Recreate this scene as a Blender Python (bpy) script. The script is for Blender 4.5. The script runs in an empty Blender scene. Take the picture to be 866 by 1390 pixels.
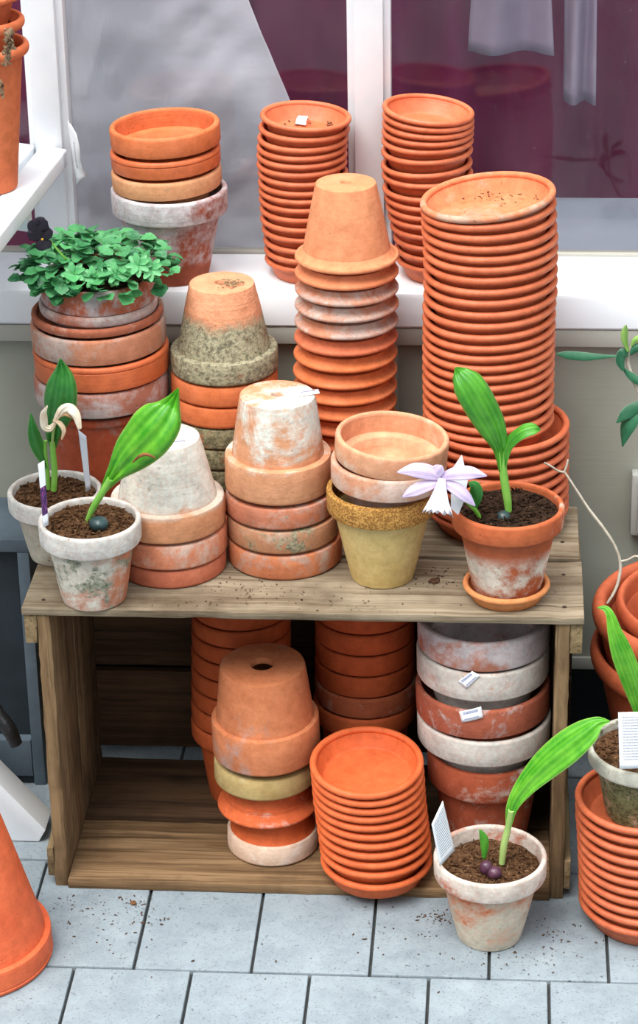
import bpy, bmesh, math, random
import numpy as np
from mathutils import Vector, Matrix, noise
rnd = random.Random(7)
PI = math.pi
scene = bpy.context.scene
COL = scene.collection

# ------------------------------------------------------------------ camera
CAM = np.array([0.513199071, -2.39103920, 1.63790259])
FPX = 3465.97985
PITCH, ROLL, YAW = [math.radians(a) for a in (25.08293967, 1.11772468, 4.56179077)]
PPX, PPY = 433.0, 650.0
_f = np.array([-math.sin(YAW)*math.cos(PITCH), math.cos(YAW)*math.cos(PITCH), -math.sin(PITCH)])
_r = np.array([math.cos(YAW), math.sin(YAW), 0.0])
_d = np.cross(_f, _r)
_c, _s = math.cos(ROLL), math.sin(ROLL)
CR, CD, CF = _c*_r+_s*_d, -_s*_r+_c*_d, _f


def ray(px, py, axis, val):
    d = CR*(px-PPX)/FPX + CD*(py-PPY)/FPX + CF
    t = (val-CAM[axis])/d[axis]
    return Vector((CAM+t*d).tolist())


def P(px, py, Y): return ray(px, py, 1, Y)
def G(px, py, Z): return ray(px, py, 2, Z)


def mpp(p):  # metres per pixel at a world point
    return float(np.dot(np.array(p)-CAM, CF))/FPX


cam = bpy.data.cameras.new('camera')
camo = bpy.data.objects.new('camera', cam)
COL.objects.link(camo)
camo.matrix_world = Matrix(((CR[0], -CD[0], -CF[0], CAM[0]), (CR[1], -CD[1], -CF[1], CAM[1]),
                            (CR[2], -CD[2], -CF[2], CAM[2]), (0, 0, 0, 1)))
cam.sensor_fit = 'VERTICAL'
cam.sensor_height = 36
cam.lens = FPX/1390*36
cam.shift_y = -45/1390
cam.clip_start = 0.05
cam.dof.use_dof = False
scene.camera = camo

# ------------------------------------------------------------------ materials


def lin(h):
    h = h.lstrip('#')
    out = []
    for i in (0, 2, 4):
        c = int(h[i:i+2], 16)/255
        out.append(c/12.92 if c <= .04045 else ((c+.055)/1.055)**2.4)
    return (*out, 1)


class NT:
    def __init__(s, name):
        s.m = bpy.data.materials.new(name)
        s.m.use_nodes = True
        s.t = s.m.node_tree
        s.t.nodes.clear()
        s.out = s.n('ShaderNodeOutputMaterial')

    def n(s, typ, **kw):
        nd = s.t.nodes.new(typ)
        for k, v in kw.items():
            if k.startswith('i_'):
                nd.inputs[k[2:].replace('_', ' ')].default_value = v
            else:
                setattr(nd, k, v)
        return nd

    def l(s, a, b): s.t.links.new(a, b)

    def vec(s, scale=(1, 1, 1)):
        tc = s.n('ShaderNodeTexCoord')
        oi = s.n('ShaderNodeObjectInfo')
        mu = s.n('ShaderNodeVectorMath', operation='MULTIPLY')
        mu.inputs[1].default_value = (13, 17, 11)
        s.l(oi.outputs['Color'], mu.inputs[0])
        ad = s.n('ShaderNodeVectorMath', operation='ADD')
        s.l(tc.outputs['Object'], ad.inputs[0])
        s.l(mu.outputs[0], ad.inputs[1])
        m2 = s.n('ShaderNodeVectorMath', operation='MULTIPLY')
        m2.inputs[1].default_value = scale
        s.l(ad.outputs[0], m2.inputs[0])
        s.tc = tc
        return m2.outputs[0]

    def noise(s, v, scale, detail=6, rough=.6, dist=0):
        nd = s.n('ShaderNodeTexNoise')
        nd.inputs['Scale'].default_value = scale
        nd.inputs['Detail'].default_value = detail
        nd.inputs['Roughness'].default_value = rough
        nd.inputs['Distortion'].default_value = dist
        s.l(v, nd.inputs['Vector'])
        return nd.outputs['Fac']

    def ramp(s, fac, lo, hi, a=0.0, b=1.0):
        mr = s.n('ShaderNodeMapRange')
        mr.inputs['From Min'].default_value = lo
        mr.inputs['From Max'].default_value = hi
        mr.inputs['To Min'].default_value = a
        mr.inputs['To Max'].default_value = b
        s.l(fac, mr.inputs['Value'])
        return mr.outputs[0]

    def mix(s, fac, a, b):
        mx = s.n('ShaderNodeMix', data_type='RGBA')
        for sock, v in ((mx.inputs[0], fac), (mx.inputs[6], a), (mx.inputs[7], b)):
            if isinstance(v, (tuple, float, int)):
                sock.default_value = v
            else:
                s.l(v, sock)
        return mx.outputs[2]

    def math(s, op, a, b=0.0):
        m = s.n('ShaderNodeMath', operation=op)
        for i, v in enumerate((a, b)):
            if isinstance(v, (float, int)):
                m.inputs[i].default_value = v
            else:
                s.l(v, m.inputs[i])
        return m.outputs[0]

    def bump(s, h, strength, dist=.001):
        b = s.n('ShaderNodeBump')
        b.inputs['Strength'].default_value = strength
        b.inputs['Distance'].default_value = dist
        s.l(h, b.inputs['Height'])
        return b.outputs[0]

    def bsdf(s, col, rough=.8, normal=None, spec=.3, **kw):
        p = s.n('ShaderNodeBsdfPrincipled')
        if isinstance(col, tuple):
            p.inputs['Base Color'].default_value = col
        else:
            s.l(col, p.inputs['Base Color'])
        if isinstance(rough, (float, int)):
            p.inputs['Roughness'].default_value = rough
        else:
            s.l(rough, p.inputs['Roughness'])
        p.inputs['Specular IOR Level'].default_value = spec
        for k, v in kw.items():
            p.inputs[k.replace('_', ' ')].default_value = v
        if normal:
            s.l(normal, p.inputs['Normal'])
        s.l(p.outputs[0], s.out.inputs[0])
        return p


_terra = {}


def terra(c1, c2, white=0.0, wcol='#dcd6cf', moss=0.0, mcol='#8f8c6d', mband=None, wband=None, wscale=9,
          rough=.8, bump=.25, dots=.5, spec=.25, gritty=0.0):
    """clay: two clay tones, lime bloom covering the share `white`, moss covering `moss`"""
    key = (c1, c2, white, wcol, moss, mcol, mband, wband, wscale, rough, bump, dots, spec, gritty)
    if key in _terra:
        return _terra[key]
    s = NT('clay')
    v = s.vec()
    n1 = s.noise(v, 22, 5, .6)
    col = s.mix(s.ramp(n1, .35, .65), lin(c1), lin(c2))
    mot = s.noise(v, 75, 10, .72)
    dk = s.n('ShaderNodeMix', data_type='RGBA', blend_type='MULTIPLY')
    dk.inputs[0].default_value = 1.0
    s.l(col, dk.inputs[6])
    s.l(s.mix(s.ramp(mot, .35, .62), (.80, .76, .72, 1), (1.06, 1.06, 1.06, 1)), dk.inputs[7])
    col = dk.outputs[2]
    h = s.noise(v, 260, 3, .6)
    sep = s.n('ShaderNodeSeparateXYZ')
    s.l(s.tc.outputs['Object'], sep.inputs[0])
    # faint wheel-turning lines
    vz = s.n('ShaderNodeVectorMath', operation='MULTIPLY')
    vz.inputs[1].default_value = (4, 4, 300)
    s.l(v, vz.inputs[0])
    ring = s.noise(vz.outputs[0], 1.0, 2, .5)
    h = s.math('ADD', h, s.math('MULTIPLY', ring, .8))
    if white > 0:
        n2 = s.noise(v, wscale, 12, .68, .6)
        n2b = s.noise(v, wscale*7, 6, .7)
        w = s.math('ADD', s.math('MULTIPLY', n2, .75), s.math('MULTIPLY', n2b, .25))
        t = .5 + (.5-white)*.42
        w = s.ramp(w, t-.035, t+.05)
        if wband:
            w = s.math('MULTIPLY', w, s.ramp(s.math('ADD', sep.outputs[2], s.math('MULTIPLY', n2, .03)), *wband))
        grain = s.ramp(s.noise(v, 190, 8, .75), .36, .56, .72, .98)
        w = s.math('MULTIPLY', w, grain)
        wc = s.mix(s.ramp(s.noise(v, 42, 9, .75), .42, .66), lin(wcol), tuple(list((np.array(lin(wcol)[:3])*.62).tolist())+[1]))
        col = s.mix(w, col, wc)
        h = s.math('ADD', h, s.math('MULTIPLY', w, .6))
    if moss > 0:
        n3 = s.noise(v, 26, 10, .75, .3)
        t = .5 + (.5-moss)*.42
        m = s.ramp(s.math('ADD', s.math('MULTIPLY', n3, .7), s.math('MULTIPLY', s.noise(v, 90, 6, .7), .3)), t-.02, t+.03)
        if mband:
            a, b, c, d = mband
            zz = s.math('ADD', sep.outputs[2], s.math('MULTIPLY', s.math('SUBTRACT', n3, .5), .05))
            m = s.math('MULTIPLY', m, s.math('MULTIPLY', s.ramp(zz, a, b), s.ramp(zz, c, d, 1, 0)))
        mc = s.mix(s.ramp(s.noise(v, 190, 6, .75), .45, .60), lin(mcol), tuple((np.array(lin(mcol)[:3])*.38).tolist()+[1]))
        col = s.mix(m, col, mc)
        h = s.math('ADD', h, s.math('MULTIPLY', m, s.math('MULTIPLY', s.noise(v, 200, 6, .75), 7.0)))
    if gritty > 0:
        g = s.ramp(s.noise(v, 420, 3, .6), .48, .56)
        col = s.mix(s.math('MULTIPLY', g, gritty), col, lin('#8a5a2c'))
        h = s.math('ADD', h, s.math('MULTIPLY', g, -2.0))
    if dots > 0:
        d = s.ramp(s.noise(v, 150, 2, .5), .70, .74)
        col = s.mix(s.math('MULTIPLY', d, dots), col, lin('#8a4328'))
    s.bsdf(col, rough, s.bump(h, bump, .0012), spec=spec)
    _terra[key] = s.m
    return s.m


def wood(name, c1, c2, c3, axis, knots=True, scale=1.0):
    s = NT(name)
    sc = [60, 60, 60]
    sc[axis] = 3.0
    v = s.vec(tuple(x*scale for x in sc))
    n1 = s.noise(v, 1.0, 8, .65, .8)
    v2 = s.vec(tuple(x*scale*(4 if i != axis else 2) for i, x in enumerate(sc)))
    n2 = s.noise(v2, 1.0, 5, .6)
    v3 = s.vec((1, 1, 1))
    n3 = s.noise(v3, 7, 6, .6)
    col = s.mix(s.ramp(n1, .42, .60), lin(c1), lin(c2))
    col = s.mix(s.ramp(n2, .52, .70, 0, .75), col, lin(c3))
    col = s.mix(s.ramp(n1, .62, .72, 0, .7), col, lin(c3))
    col = s.mix(s.ramp(n3, .48, .68, 0, .7), col, lin(c3))
    vk = s.vec(tuple((9 if i != axis else 4)*scale for i in range(3)))
    vo = s.n('ShaderNodeTexVoronoi'); vo.inputs['Scale'].default_value = 1.3; s.l(vk, vo.inputs['Vector'])
    col = s.mix(s.ramp(vo.outputs['Distance'], .05, .12, .75, 0), col, lin(c3))
    h = s.math('ADD', n1, s.math('MULTIPLY', n2, .7))
    s.bsdf(col, .85, s.bump(h, .55, .002), spec=.2)
    return s.m


def plain(name, c1, c2=None, scale=20, rough=.6, bump=.1, spec=.3, bscale=200, **kw):
    s = NT(name)
    v = s.vec()
    n = s.noise(v, scale, 6, .6)
    col = s.mix(s.ramp(n, .35, .7), lin(c1), lin(c2 or c1))
    s.bsdf(col, rough, s.bump(s.noise(v, bscale, 4, .6), bump, .001), spec=spec, **kw)
    return s.m


# ------------------------------------------------------------------ object helpers
def tag(o, label=None, cat=None, group=None, kind=None):
    if label: o['label'] = label
    if cat: o['category'] = cat
    if group: o['group'] = group
    if kind: o['kind'] = kind
    return o


def empty(name, loc=(0, 0, 0), **kw):
    o = bpy.data.objects.new(name, None)
    o.empty_display_size = .02
    COL.objects.link(o)
    o.location = loc
    return tag(o, **kw)


def link(name, me, mat, parent=None, world=False, seed=None):
    if not me.materials:
        me.materials.append(mat)
    o = bpy.data.objects.new(name, me)
    COL.objects.link(o)
    if parent is not None:
        o.parent = parent
        if world:
            b = Vector(parent.location)
            q = parent
            while q.parent is not None:
                q = q.parent
                b += Vector(q.location)
            o.location = -b
    s = seed if seed is not None else rnd.random()
    o.color = (s, (s*7.13) % 1, (s*3.71) % 1, 1)
    return o


def finish(bm, name, smooth=True, ang=38):
    bmesh.ops.recalc_face_normals(bm, faces=bm.faces)
    me = bpy.data.meshes.new(name)
    bm.to_mesh(me)
    bm.free()
    if smooth:
        me.shade_smooth()
        me.set_sharp_from_angle(angle=math.radians(ang))
    return me


def lathe(prof, name, seg=72, closed=True, wob=0.0, flip=None, ang=40, chip=None):
    """revolve a profile [(r,z)...]; closed joins the last point to the first (a solid ring)"""
    bm = bmesh.new()
    rings = []
    ph = rnd.random()*6
    for r, z in prof:
        if flip is not None: z = flip-z
        if r < 1e-6:
            rings.append([bm.verts.new((0, 0, z))])
            continue
        ring = []
        for i in range(seg):
            a = 2*PI*i/seg
            rr = r*(1+wob*math.sin(2*a+ph)+wob*.5*math.sin(3*a+ph*2))
            ring.append(bm.verts.new((rr*math.cos(a), rr*math.sin(a), z)))
        rings.append(ring)
    n = len(rings)
    for k in range(n if closed else n-1):
        A, B = rings[k], rings[(k+1) % n]
        if len(A) == 1 and len(B) == 1: continue
        for i in range(seg):
            j = (i+1) % seg
            if len(A) == 1: bm.faces.new((A[0], B[i], B[j]))
            elif len(B) == 1: bm.faces.new((A[i], A[j], B[0]))
            else: bm.faces.new((A[i], A[j], B[j], B[i]))
    return finish(bm, name, True, ang)


def box_bm(bm, x0, x1, y0, y1, z0, z1, bev=0.0, M=None):
    t = bmesh.new()
    bmesh.ops.create_cube(t, size=1)
    for v in t.verts:
        v.co = Vector(((x0+x1)/2+v.co.x*(x1-x0), (y0+y1)/2+v.co.y*(y1-y0), (z0+z1)/2+v.co.z*(z1-z0)))
    if bev:
        bmesh.ops.bevel(t, geom=list(t.edges), offset=bev, segments=2, profile=.6, affect='EDGES')
    if M: t.transform(M)
    me = bpy.data.meshes.new('t')
    t.to_mesh(me)
    t.free()
    bm.from_mesh(me)
    bpy.data.meshes.remove(me)


def box(name, x0, x1, y0, y1, z0, z1, mat, parent=None, bev=.0015, world=True, M=None):
    bm = bmesh.new()
    box_bm(bm, x0, x1, y0, y1, z0, z1, bev, M)
    return link(name, finish(bm, name, True, 35), mat, parent, world)


def plank_mesh(x0, x1, y0, y1, z0, z1, axis, bev=.0012, warp=.0012, n=28, seed=0):
    """a board with slightly uneven worn edges; axis = grain axis"""
    bm = bmesh.new()
    box_bm(bm, x0, x1, y0, y1, z0, z1, 0)
    L = [x1-x0, y1-y0, z1-z0][axis]
    lo = [x0, y0, z0][axis]
    for k in range(1, n):
        co = [0, 0, 0]
        co[axis] = lo+L*k/n
        no = [0, 0, 0]
        no[axis] = 1
        bmesh.ops.bisect_plane(bm, geom=list(bm.verts)+list(bm.edges)+list(bm.faces), plane_co=co, plane_no=no)
    es = [e for e in bm.edges if len(e.link_faces) == 2 and e.calc_face_angle(0) > .5]
    bmesh.ops.bevel(bm, geom=es, offset=bev, segments=2, profile=.6, affect='EDGES')
    for v in bm.verts:
        p = Vector(v.co)
        q = p*38+Vector((seed*3.1, seed, 0))
        for i in range(3):
            if i != axis:
                v.co[i] += warp*.7*noise.noise(q+Vector((i*9, 0, 0)))+warp*.5*noise.noise(q*4+Vector((i*5, 0, 0)))
    return finish(bm, 'plank', True, 40)


def tube(pts, rads, name, seg=10, steps=6, closed_ends=True, bump=0):
    """smooth tube through world points"""
    P_, R_ = resample(pts, rads, steps)
    bm = bmesh.new()
    rings = []
    up = Vector((0, 0, 1))
    prev = None
    for i, p in enumerate(P_):
        t = (P_[min(i+1, len(P_)-1)]-P_[max(i-1, 0)]).normalized()
        if prev is None:
            a = t.cross(up if abs(t.z) < .9 else Vector((1, 0, 0))).normalized()
        else:
            a = (prev-t*prev.dot(t)).normalized()
        prev = a
        b = t.cross(a)
        r = R_[i]
        rings.append([bm.verts.new(p+(a*math.cos(2*PI*k/seg)+b*math.sin(2*PI*k/seg))*r*(1+bump*rnd.uniform(-1, 1))) for k in range(seg)])
    for A, B in zip(rings, rings[1:]):
        for i in range(seg):
            j = (i+1) % seg
            bm.faces.new((A[i], A[j], B[j], B[i]))
    bm.faces.new(rings[0])
    bm.faces.new(rings[-1][::-1])
    return finish(bm, name, True, 60)


def resample(pts, vals, steps):
    pts = [Vector(p) for p in pts]
    n = len(pts)
    outp, outv = [], []
    for i in range(n-1):
        p0, p1, p2, p3 = pts[max(i-1, 0)], pts[i], pts[i+1], pts[min(i+2, n-1)]
        for k in range(steps):
            t = k/steps
            outp.append(.5*((2*p1)+(p2-p0)*t+(2*p0-5*p1+4*p2-p3)*t*t+(3*p1-p0-3*p2+p3)*t**3))
            v0, v1, v2, v3 = vals[max(i-1, 0)], vals[i], vals[i+1], vals[min(i+2, n-1)]
            outv.append(max(1e-5, .5*((2*v1)+(v2-v0)*t+(2*v0-5*v1+4*v2-v3)*t*t+(3*v1-v0-3*v2+v3)*t**3)))
    outp.append(pts[-1])
    outv.append(vals[-1])
    return outp, outv


def leaf_mesh(pts, wid, nrm, name='leaf', pleat=.0012, npl=3, cup=.25, steps=8, twist=0.0, m=12, wave=0.0):
    """blade: spine through points, half widths, facing nrm; lengthwise pleats, cupped"""
    P_, W_ = resample(pts, wid, steps)
    bm = bmesh.new()
    rows = []
    N = len(P_)
    for i, p in enumerate(P_):
        t = (P_[min(i+1, N-1)]-P_[max(i-1, 0)]).normalized()
        nn = Vector(nrm)
        nn = (nn-t*nn.dot(t)).normalized()
        s = t.cross(nn).normalized()
        if twist:
            a = twist*i/(N-1)
            s, nn = s*math.cos(a)+nn*math.sin(a), nn*math.cos(a)-s*math.sin(a)
        row = []
        for k in range(m+1):
            u = k/m*2-1
            w = W_[i]
            off = -cup*w*(u*u) if cup > 0 else -cup*w*u*u
            pl = pleat*math.cos(u*PI*npl)*min(1, w/.006)
            wv = wave*math.sin(i*.9+u*2)*abs(u)
            row.append(bm.verts.new(p+s*u*w*(1-.1*abs(cup))-nn*(-off if cup > 0 else off)*1+nn*(pl+wv)))
        rows.append(row)
    uvl = bm.loops.layers.uv.new('UVMap')
    for i in range(N-1):
        for k in range(m):
            f = bm.faces.new((rows[i][k], rows[i][k+1], rows[i+1][k+1], rows[i+1][k]))
            for lp, (a, b) in zip(f.loops, ((i, k), (i, k+1), (i+1, k+1), (i+1, k))):
                lp[uvl].uv = (b/m, a/(N-1))
    return finish(bm, name, True, 80)


def add_solid(o, t=.0005):
    md = o.modifiers.new('thick', 'SOLIDIFY')
    md.thickness = t
    md.offset = 0
    return o


# ------------------------------------------------------------------ pot geometry
_mc = {}


def pot_meshes(R, H, ch, Rb, tw, step, style, inv, hole, wob):
    key = (round(R, 4), round(H, 4), round(ch, 4), round(Rb, 4), tw, step, style, inv, round(hole, 4), wob)
    if key in _mc: return _mc[key]
    Ri = R-tw
    Rc = R-step
    zc = H-ch
    fl = .007
    k = (Rc-Rb)/zc
    Rin = min(Ri-.0008, Rc-.0043)  # inner radius at collar foot
    Rfl = Rb-.0043+(Rc-Rb)*(fl+.004)/zc
    body = [(hole, .0012), (hole+.001, 0), (Rb-.003, 0), (Rb-.0008, .0008), (Rb, .003),
            (Rb+(Rc-Rb)*.33, zc*.34), (Rb+(Rc-Rb)*.66, zc*.67), (Rc, zc+.0004), (Rc-.0015, zc+.0015), (Rin+.0015, zc+.0015), (Rin, zc),
            (Rfl+(Rin-Rfl)*.5, fl+(zc-fl)*.5), (Rfl, fl+.004), (Rfl-.003, fl), (hole, fl)]
    if style == 'collar':      # plain band with softly rounded edges
        rim = [(Rin, zc), (Rc-.0006, zc), (R-.0028, zc+.0002), (R-.0012, zc+.0008), (R-.0004, zc+.0025), (R-.0002, zc+ch*.5), (R, H-.0035), (R-.0005, H-.0015),
               (R-.0018, H-.0003), (R-.003, H), (Ri+.0014, H-.0003), (Ri+.0003, H-.0015), (Ri, H-.004), (Ri-.0006, zc+.003)]
    elif style == 'lined':     # band with a turned groove under the lip
        g = H-min(.006, ch*.3)
        rim = [(Rin, zc), (Rc-.0006, zc), (R-.0028, zc+.0002), (R-.0012, zc+.0008), (R-.0006, zc+.0025), (R-.0004, g-.0012), (R-.0014, g-.0004), (R-.0012, g+.0004),
               (R, g+.0012), (R, H-.003), (R-.0006, H-.0012), (R-.002, H-.0002), (R-.003, H), (Ri+.0014, H-.0003), (Ri+.0003, H-.0015), (Ri, H-.004), (Ri-.0006, zc+.003)]
    elif style == 'flare':     # bell lip, widest just under the edge
        e = min(.006, ch*.4)
        rim = [(Rin, zc), (Rc-.0006, zc), (Rc+.0008, zc+ch*.15), (Rc+(R-Rc)*.30, zc+ch*.40), (Rc+(R-Rc)*.66, zc+ch*.63), (R-.0012, H-.0050), (R-.0001, H-.0036), (R, H-.0018), (R-.0010, H-.0004), (R-.0026, H),
               (Ri+.0012, H-.0003), (Ri, H-.003), (Ri-.0012, zc+.003)]
    else:                      # 'bead': round rolled lip
        rim = [(Rin, zc), (Rc-.0004, zc)]
        hr = ch/2
        rw = (R-Ri)/2
        for q in range(0, 15):
            a = -PI*.42+(PI*1.3)*q/14
            rim.append((R-rw+rw*math.cos(a), zc+hr+hr*math.sin(a)))
        rim.append((Rin+.0002, zc+.002))
    f = H if inv else None
    r = (lathe(body, 'pot_body', wob=wob, flip=f), lathe(rim, 'pot_rim', wob=wob, flip=f))
    _mc[key] = r
    return r


def dup_mesh(me, mat):
    """same shape, own material slot"""
    k = (me.name, mat.name)
    if k not in _mc:
        c = me if not me.materials else me.copy()
        if c.materials: c.materials.clear()
        c.materials.append(mat)
        _mc[k] = c
    return _mc[k]


def make_pot(loc, R, H, ch, mat, label, group=None, Rb=None, tw=.0068, step=.0085, style='collar', inv=False, hole=.006,
             tilt=(0, 0), wob=.002, name='terracotta_pot', cat='pot', rimmat=None, rz=0):
    if Rb is None: Rb = R*.62
    o = empty(name, loc, label=label, cat=cat, group=group)
    o.rotation_euler = (math.radians(tilt[0]), math.radians(tilt[1]), rz)
    b, r = pot_meshes(R, H, ch, Rb, tw, step, style, inv, hole, wob)
    s = rnd.random()
    link('body', dup_mesh(b, mat), mat, o, seed=s)
    link('rim', dup_mesh(r, rimmat or mat), rimmat or mat, o, seed=s)
    return o


def saucer_meshes(R, H, Rb, wob=.0015):
    key = ('s', round(R, 4), round(H, 4), round(Rb, 4))
    if key in _mc: return _mc[key]
    br = .0032 if R < .06 else .0039      # lip radius
    zl = H-br
    rc = R-br
    t = .0019
    dish = [(0, 0), (Rb-.002, 0), (Rb, .0012), (rc-.001, zl-.001), (rc-.0012, zl), (rc-.0012-t*.6, zl), (rc-.001-t, zl-.001), (Rb-t+.0002, t+.0022), (Rb-t-.0014, t+.0008), (Rb-t-.0026, t+.0006), (0, t+.0006)]
    rim = []
    for q in range(16):
        a = 2*PI*q/16
        rim.append((rc+br*math.cos(a)*1.0, zl+br*math.sin(a)))
    r = (lathe(dish, 'saucer_dish', closed=False, wob=wob), lathe(rim, 'saucer_rim', wob=wob, ang=80))
    _mc[key] = r
    return r


def make_saucer(loc, R, H, Rb, mat, label, group=None, tilt=(0, 0), rz=0.0):
    o = empty('terracotta_saucer', loc, label=label, cat='saucer', group=group)
    o.rotation_euler = (math.radians(tilt[0]), math.radians(tilt[1]), 0)
    d, r = saucer_meshes(R, H, Rb)
    s = rnd.random()
    link('dish', dup_mesh(d, mat), mat, o, seed=s)
    link('rim', dup_mesh(r, mat), mat, o, seed=s)
    return o


ORD = ['topmost', 'second', 'third', 'fourth', 'fifth', 'sixth', 'seventh', 'eighth', 'ninth', 'tenth', 'eleventh', 'twelfth', 'thirteenth',
       'fourteenth', 'fifteenth', 'sixteenth', 'seventeenth', 'eighteenth', 'nineteenth', 'twentieth', 'twenty-first', 'twenty-second', 'twenty-third']


def nth(i, n, where):
    if i == 0: return 'topmost %s' % where
    if i == n-1: return 'lowest %s' % where
    return '%s down %s' % (ORD[i], where)


def rim_place(cx, hw, ylow, Ys):
    """world centre x, z of a rim's lower edge, and radius, for a round rim on the axis at depth Ys"""
    R = hw*mpp(P(cx, ylow-10, Ys))
    p = P(cx, ylow, Ys-R)
    c = P(cx, ylow-hw*.42, Ys)
    return c.x, p.z, R


# ------------------------------------------------------------------ clays
ORANGE = terra('#d9764a', '#cf6a3f', rough=.72)
ORANGE2 = terra('#dc7c50', '#d2703f', rough=.7)
SALMON = terra('#e08e66', '#d67f55', white=.12, wcol='#e6bba2', rough=.8)
SAUC = terra('#da7850', '#cf6a42', rough=.55, dots=.25, spec=.5)
SAUC_D = terra('#cf6e48', '#c4603a', rough=.55, dots=.25, spec=.5)
SAUC_V = terra('#dd6c3c', '#d36232', rough=.62, dots=.2, spec=.35)
SAUC_DUST = terra('#df8860', '#d67a50', white=.35, wcol='#c9a893', rough=.75)
PALE = terra('#dda581', '#d59673', white=.25, wcol='#e0cdb9', rough=.85)
FADED = terra('#c98667', '#b97a5f', white=.5, wcol='#c9b3a8', rough=.85)
FADED2 = terra('#c77a5a', '#b5745c', white=.35, wcol='#c7aa9c', moss=.25, mcol='#a0937a', rough=.85)
LIME = terra('#c67a58', '#b66c4c', white=.62, wcol='#d5d2ce', rough=.88, bump=.35)
LIME2 = terra('#d08a68', '#c07a5c', white=.9, wcol='#dddbd2', moss=.3, mcol='#b3b09c', rough=.9, bump=.35)
PINKLIME = terra('#b9755f', '#a96a58', white=.6, wcol='#c8b8b4', rough=.88)
PEACHMOSS = terra('#dfa382', '#d39673', white=.35, wcol='#d8bfa5', moss=.42, mcol='#a7a07e', rough=.9, bump=.35)
RUSSET = terra('#b0583a', '#9c4c33', white=.33, wcol='#cdbcae', rough=.8)
YELLOW = terra('#dcc389', '#d2b878', white=.2, wcol='#e6d7a8', rough=.8, dots=.3)
YELLOW_RIM = terra('#cf9d56', '#c08f48', rough=.9, gritty=.8, bump=.6, dots=.2)
CREAM = terra('#e6cbb6', '#dcbfa8', white=.3, wcol='#eedfd2', rough=.8, dots=.2)
OLIVE = terra('#bfa874', '#b09660', white=.25, wcol='#d0bf94', rough=.85)
DUSTY = terra('#d1835a', '#c2744c', white=.38, wcol='#b99a8e', rough=.85)
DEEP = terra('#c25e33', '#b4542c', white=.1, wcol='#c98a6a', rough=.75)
GREYG = terra('#a98a6c', '#9a8a70', white=.75, wcol='#c9c8ba', moss=.35, mcol='#8f9270', rough=.9, bump=.4)
MOSSY = terra('#b9a080', '#a38f70', white=.45, wcol='#b8b29a', moss=.55, mcol='#7f7f58', rough=.92, bump=.5)

# ------------------------------------------------------------------ setting
Y_WALL = .33
Z_TOP = .357
white_paint = plain('white_paint', '#f1f4f7', '#e6ebf0', 14, .42, .08, .4)
sill_paint = plain('sill_paint', '#f2f5f8', '#e9eef3', 9, .4, .1, .4)
wall_m = None
s = NT('grey_green_paint')
v = s.vec()
vv = s.vec((8, 8, 260))
n = s.noise(v, 5, 5, .6)
col = s.mix(s.ramp(n, .35, .7), lin('#a5a79a'), lin('#97998c'))
s.bsdf(col, .6, s.bump(s.noise(vv, 1, 4, .6), .25, .001), spec=.3)
wall_m = s.m
trim_m = plain('trim_paint', '#b3b2a8', '#a7a69c', 12, .5)
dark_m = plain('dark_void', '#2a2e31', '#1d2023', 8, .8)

# pavers
s = NT('paver_concrete')
v = s.vec()
oi = s.n('ShaderNodeAttribute', attribute_name='tone')
n = s.noise(v, 30, 8, .7)
col = s.mix(s.ramp(n, .3, .7), lin('#939ea3'), lin('#79838a'))
col = s.mix(s.math('MULTIPLY', oi.outputs['Fac'], .35), col, lin('#8f9aa2'))
col = s.mix(s.ramp(s.noise(v, 8, 4, .6), .5, .75, 0, .4), col, lin('#a9b3b8'))
col = s.mix(s.ramp(s.noise(v, 340, 4, .75), .56, .66, 0, .7), col, lin('#5b6164'))
col = s.mix(s.ramp(s.noise(v, 110, 6, .7), .63, .68, 0, .8), col, lin('#454849'))
s.bsdf(col, .85, s.bump(s.noise(v, 260, 6, .7), .5, .0012), spec=.2)
pav_m = s.m
bm = bmesh.new()
PW, PL = .1272, .205
x_ref = G(205, 1210, 0).x
y_ref = G(43, 1166, 0).y
lay = None
tones = []
for j in range(-18, 3):
    for i in range(-14, 18):
        x0 = x_ref+i*PW+(.0635 if j % 2 == 0 else 0)
        y0 = y_ref+j*PL
        if j >= -2 or True:
            k0 = len(bm.faces)
            dz = rnd.uniform(-.0006, .0006)
            near = (-3 <= j <= 2 and -5 <= i <= 9)
            box_bm(bm, x0+.0016, x0+PW-.0016, y0+.0016, y0+PL-.0016, -.04, dz, .0018 if near else 0)
            tones.append((k0, len(bm.faces), rnd.random()))
            bm.faces.ensure_lookup_table()
me = bpy.data.meshes.new('floor')
bmesh.ops.recalc_face_normals(bm, faces=bm.faces)
bm.to_mesh(me)
bm.free()
at = me.attributes.new('tone', 'FLOAT', 'FACE')
arr = np.zeros(len(me.polygons), dtype=np.float32)
for a, b, t in tones: arr[a:b] = t
at.data.foreach_set('value', arr)
o = link('floor', me, pav_m, seed=.3)
tag(o, kind='structure')
joint_m = plain('joint_sand', '#4a4c4b', '#323434', 60, .95)
bm = bmesh.new()
box_bm(bm, -6, 6, -8, .45, -.08, -.006)
box_bm(bm, -6, 6, -8, y_ref-18*PL, -.05, -.001)
o = link('floor_bed', finish(bm, 'floor_bed', False), joint_m)
tag(o, kind='structure')

# wall under the window
bm = bmesh.new()
box_bm(bm, -1.4, 1.6, Y_WALL, .47, .125, .545)
o = link('wall_back', finish(bm, 'wall_back', False), wall_m)
tag(o, kind='structure')
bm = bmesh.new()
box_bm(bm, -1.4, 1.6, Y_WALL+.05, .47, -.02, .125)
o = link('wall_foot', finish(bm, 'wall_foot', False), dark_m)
tag(o, kind='structure')
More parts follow.
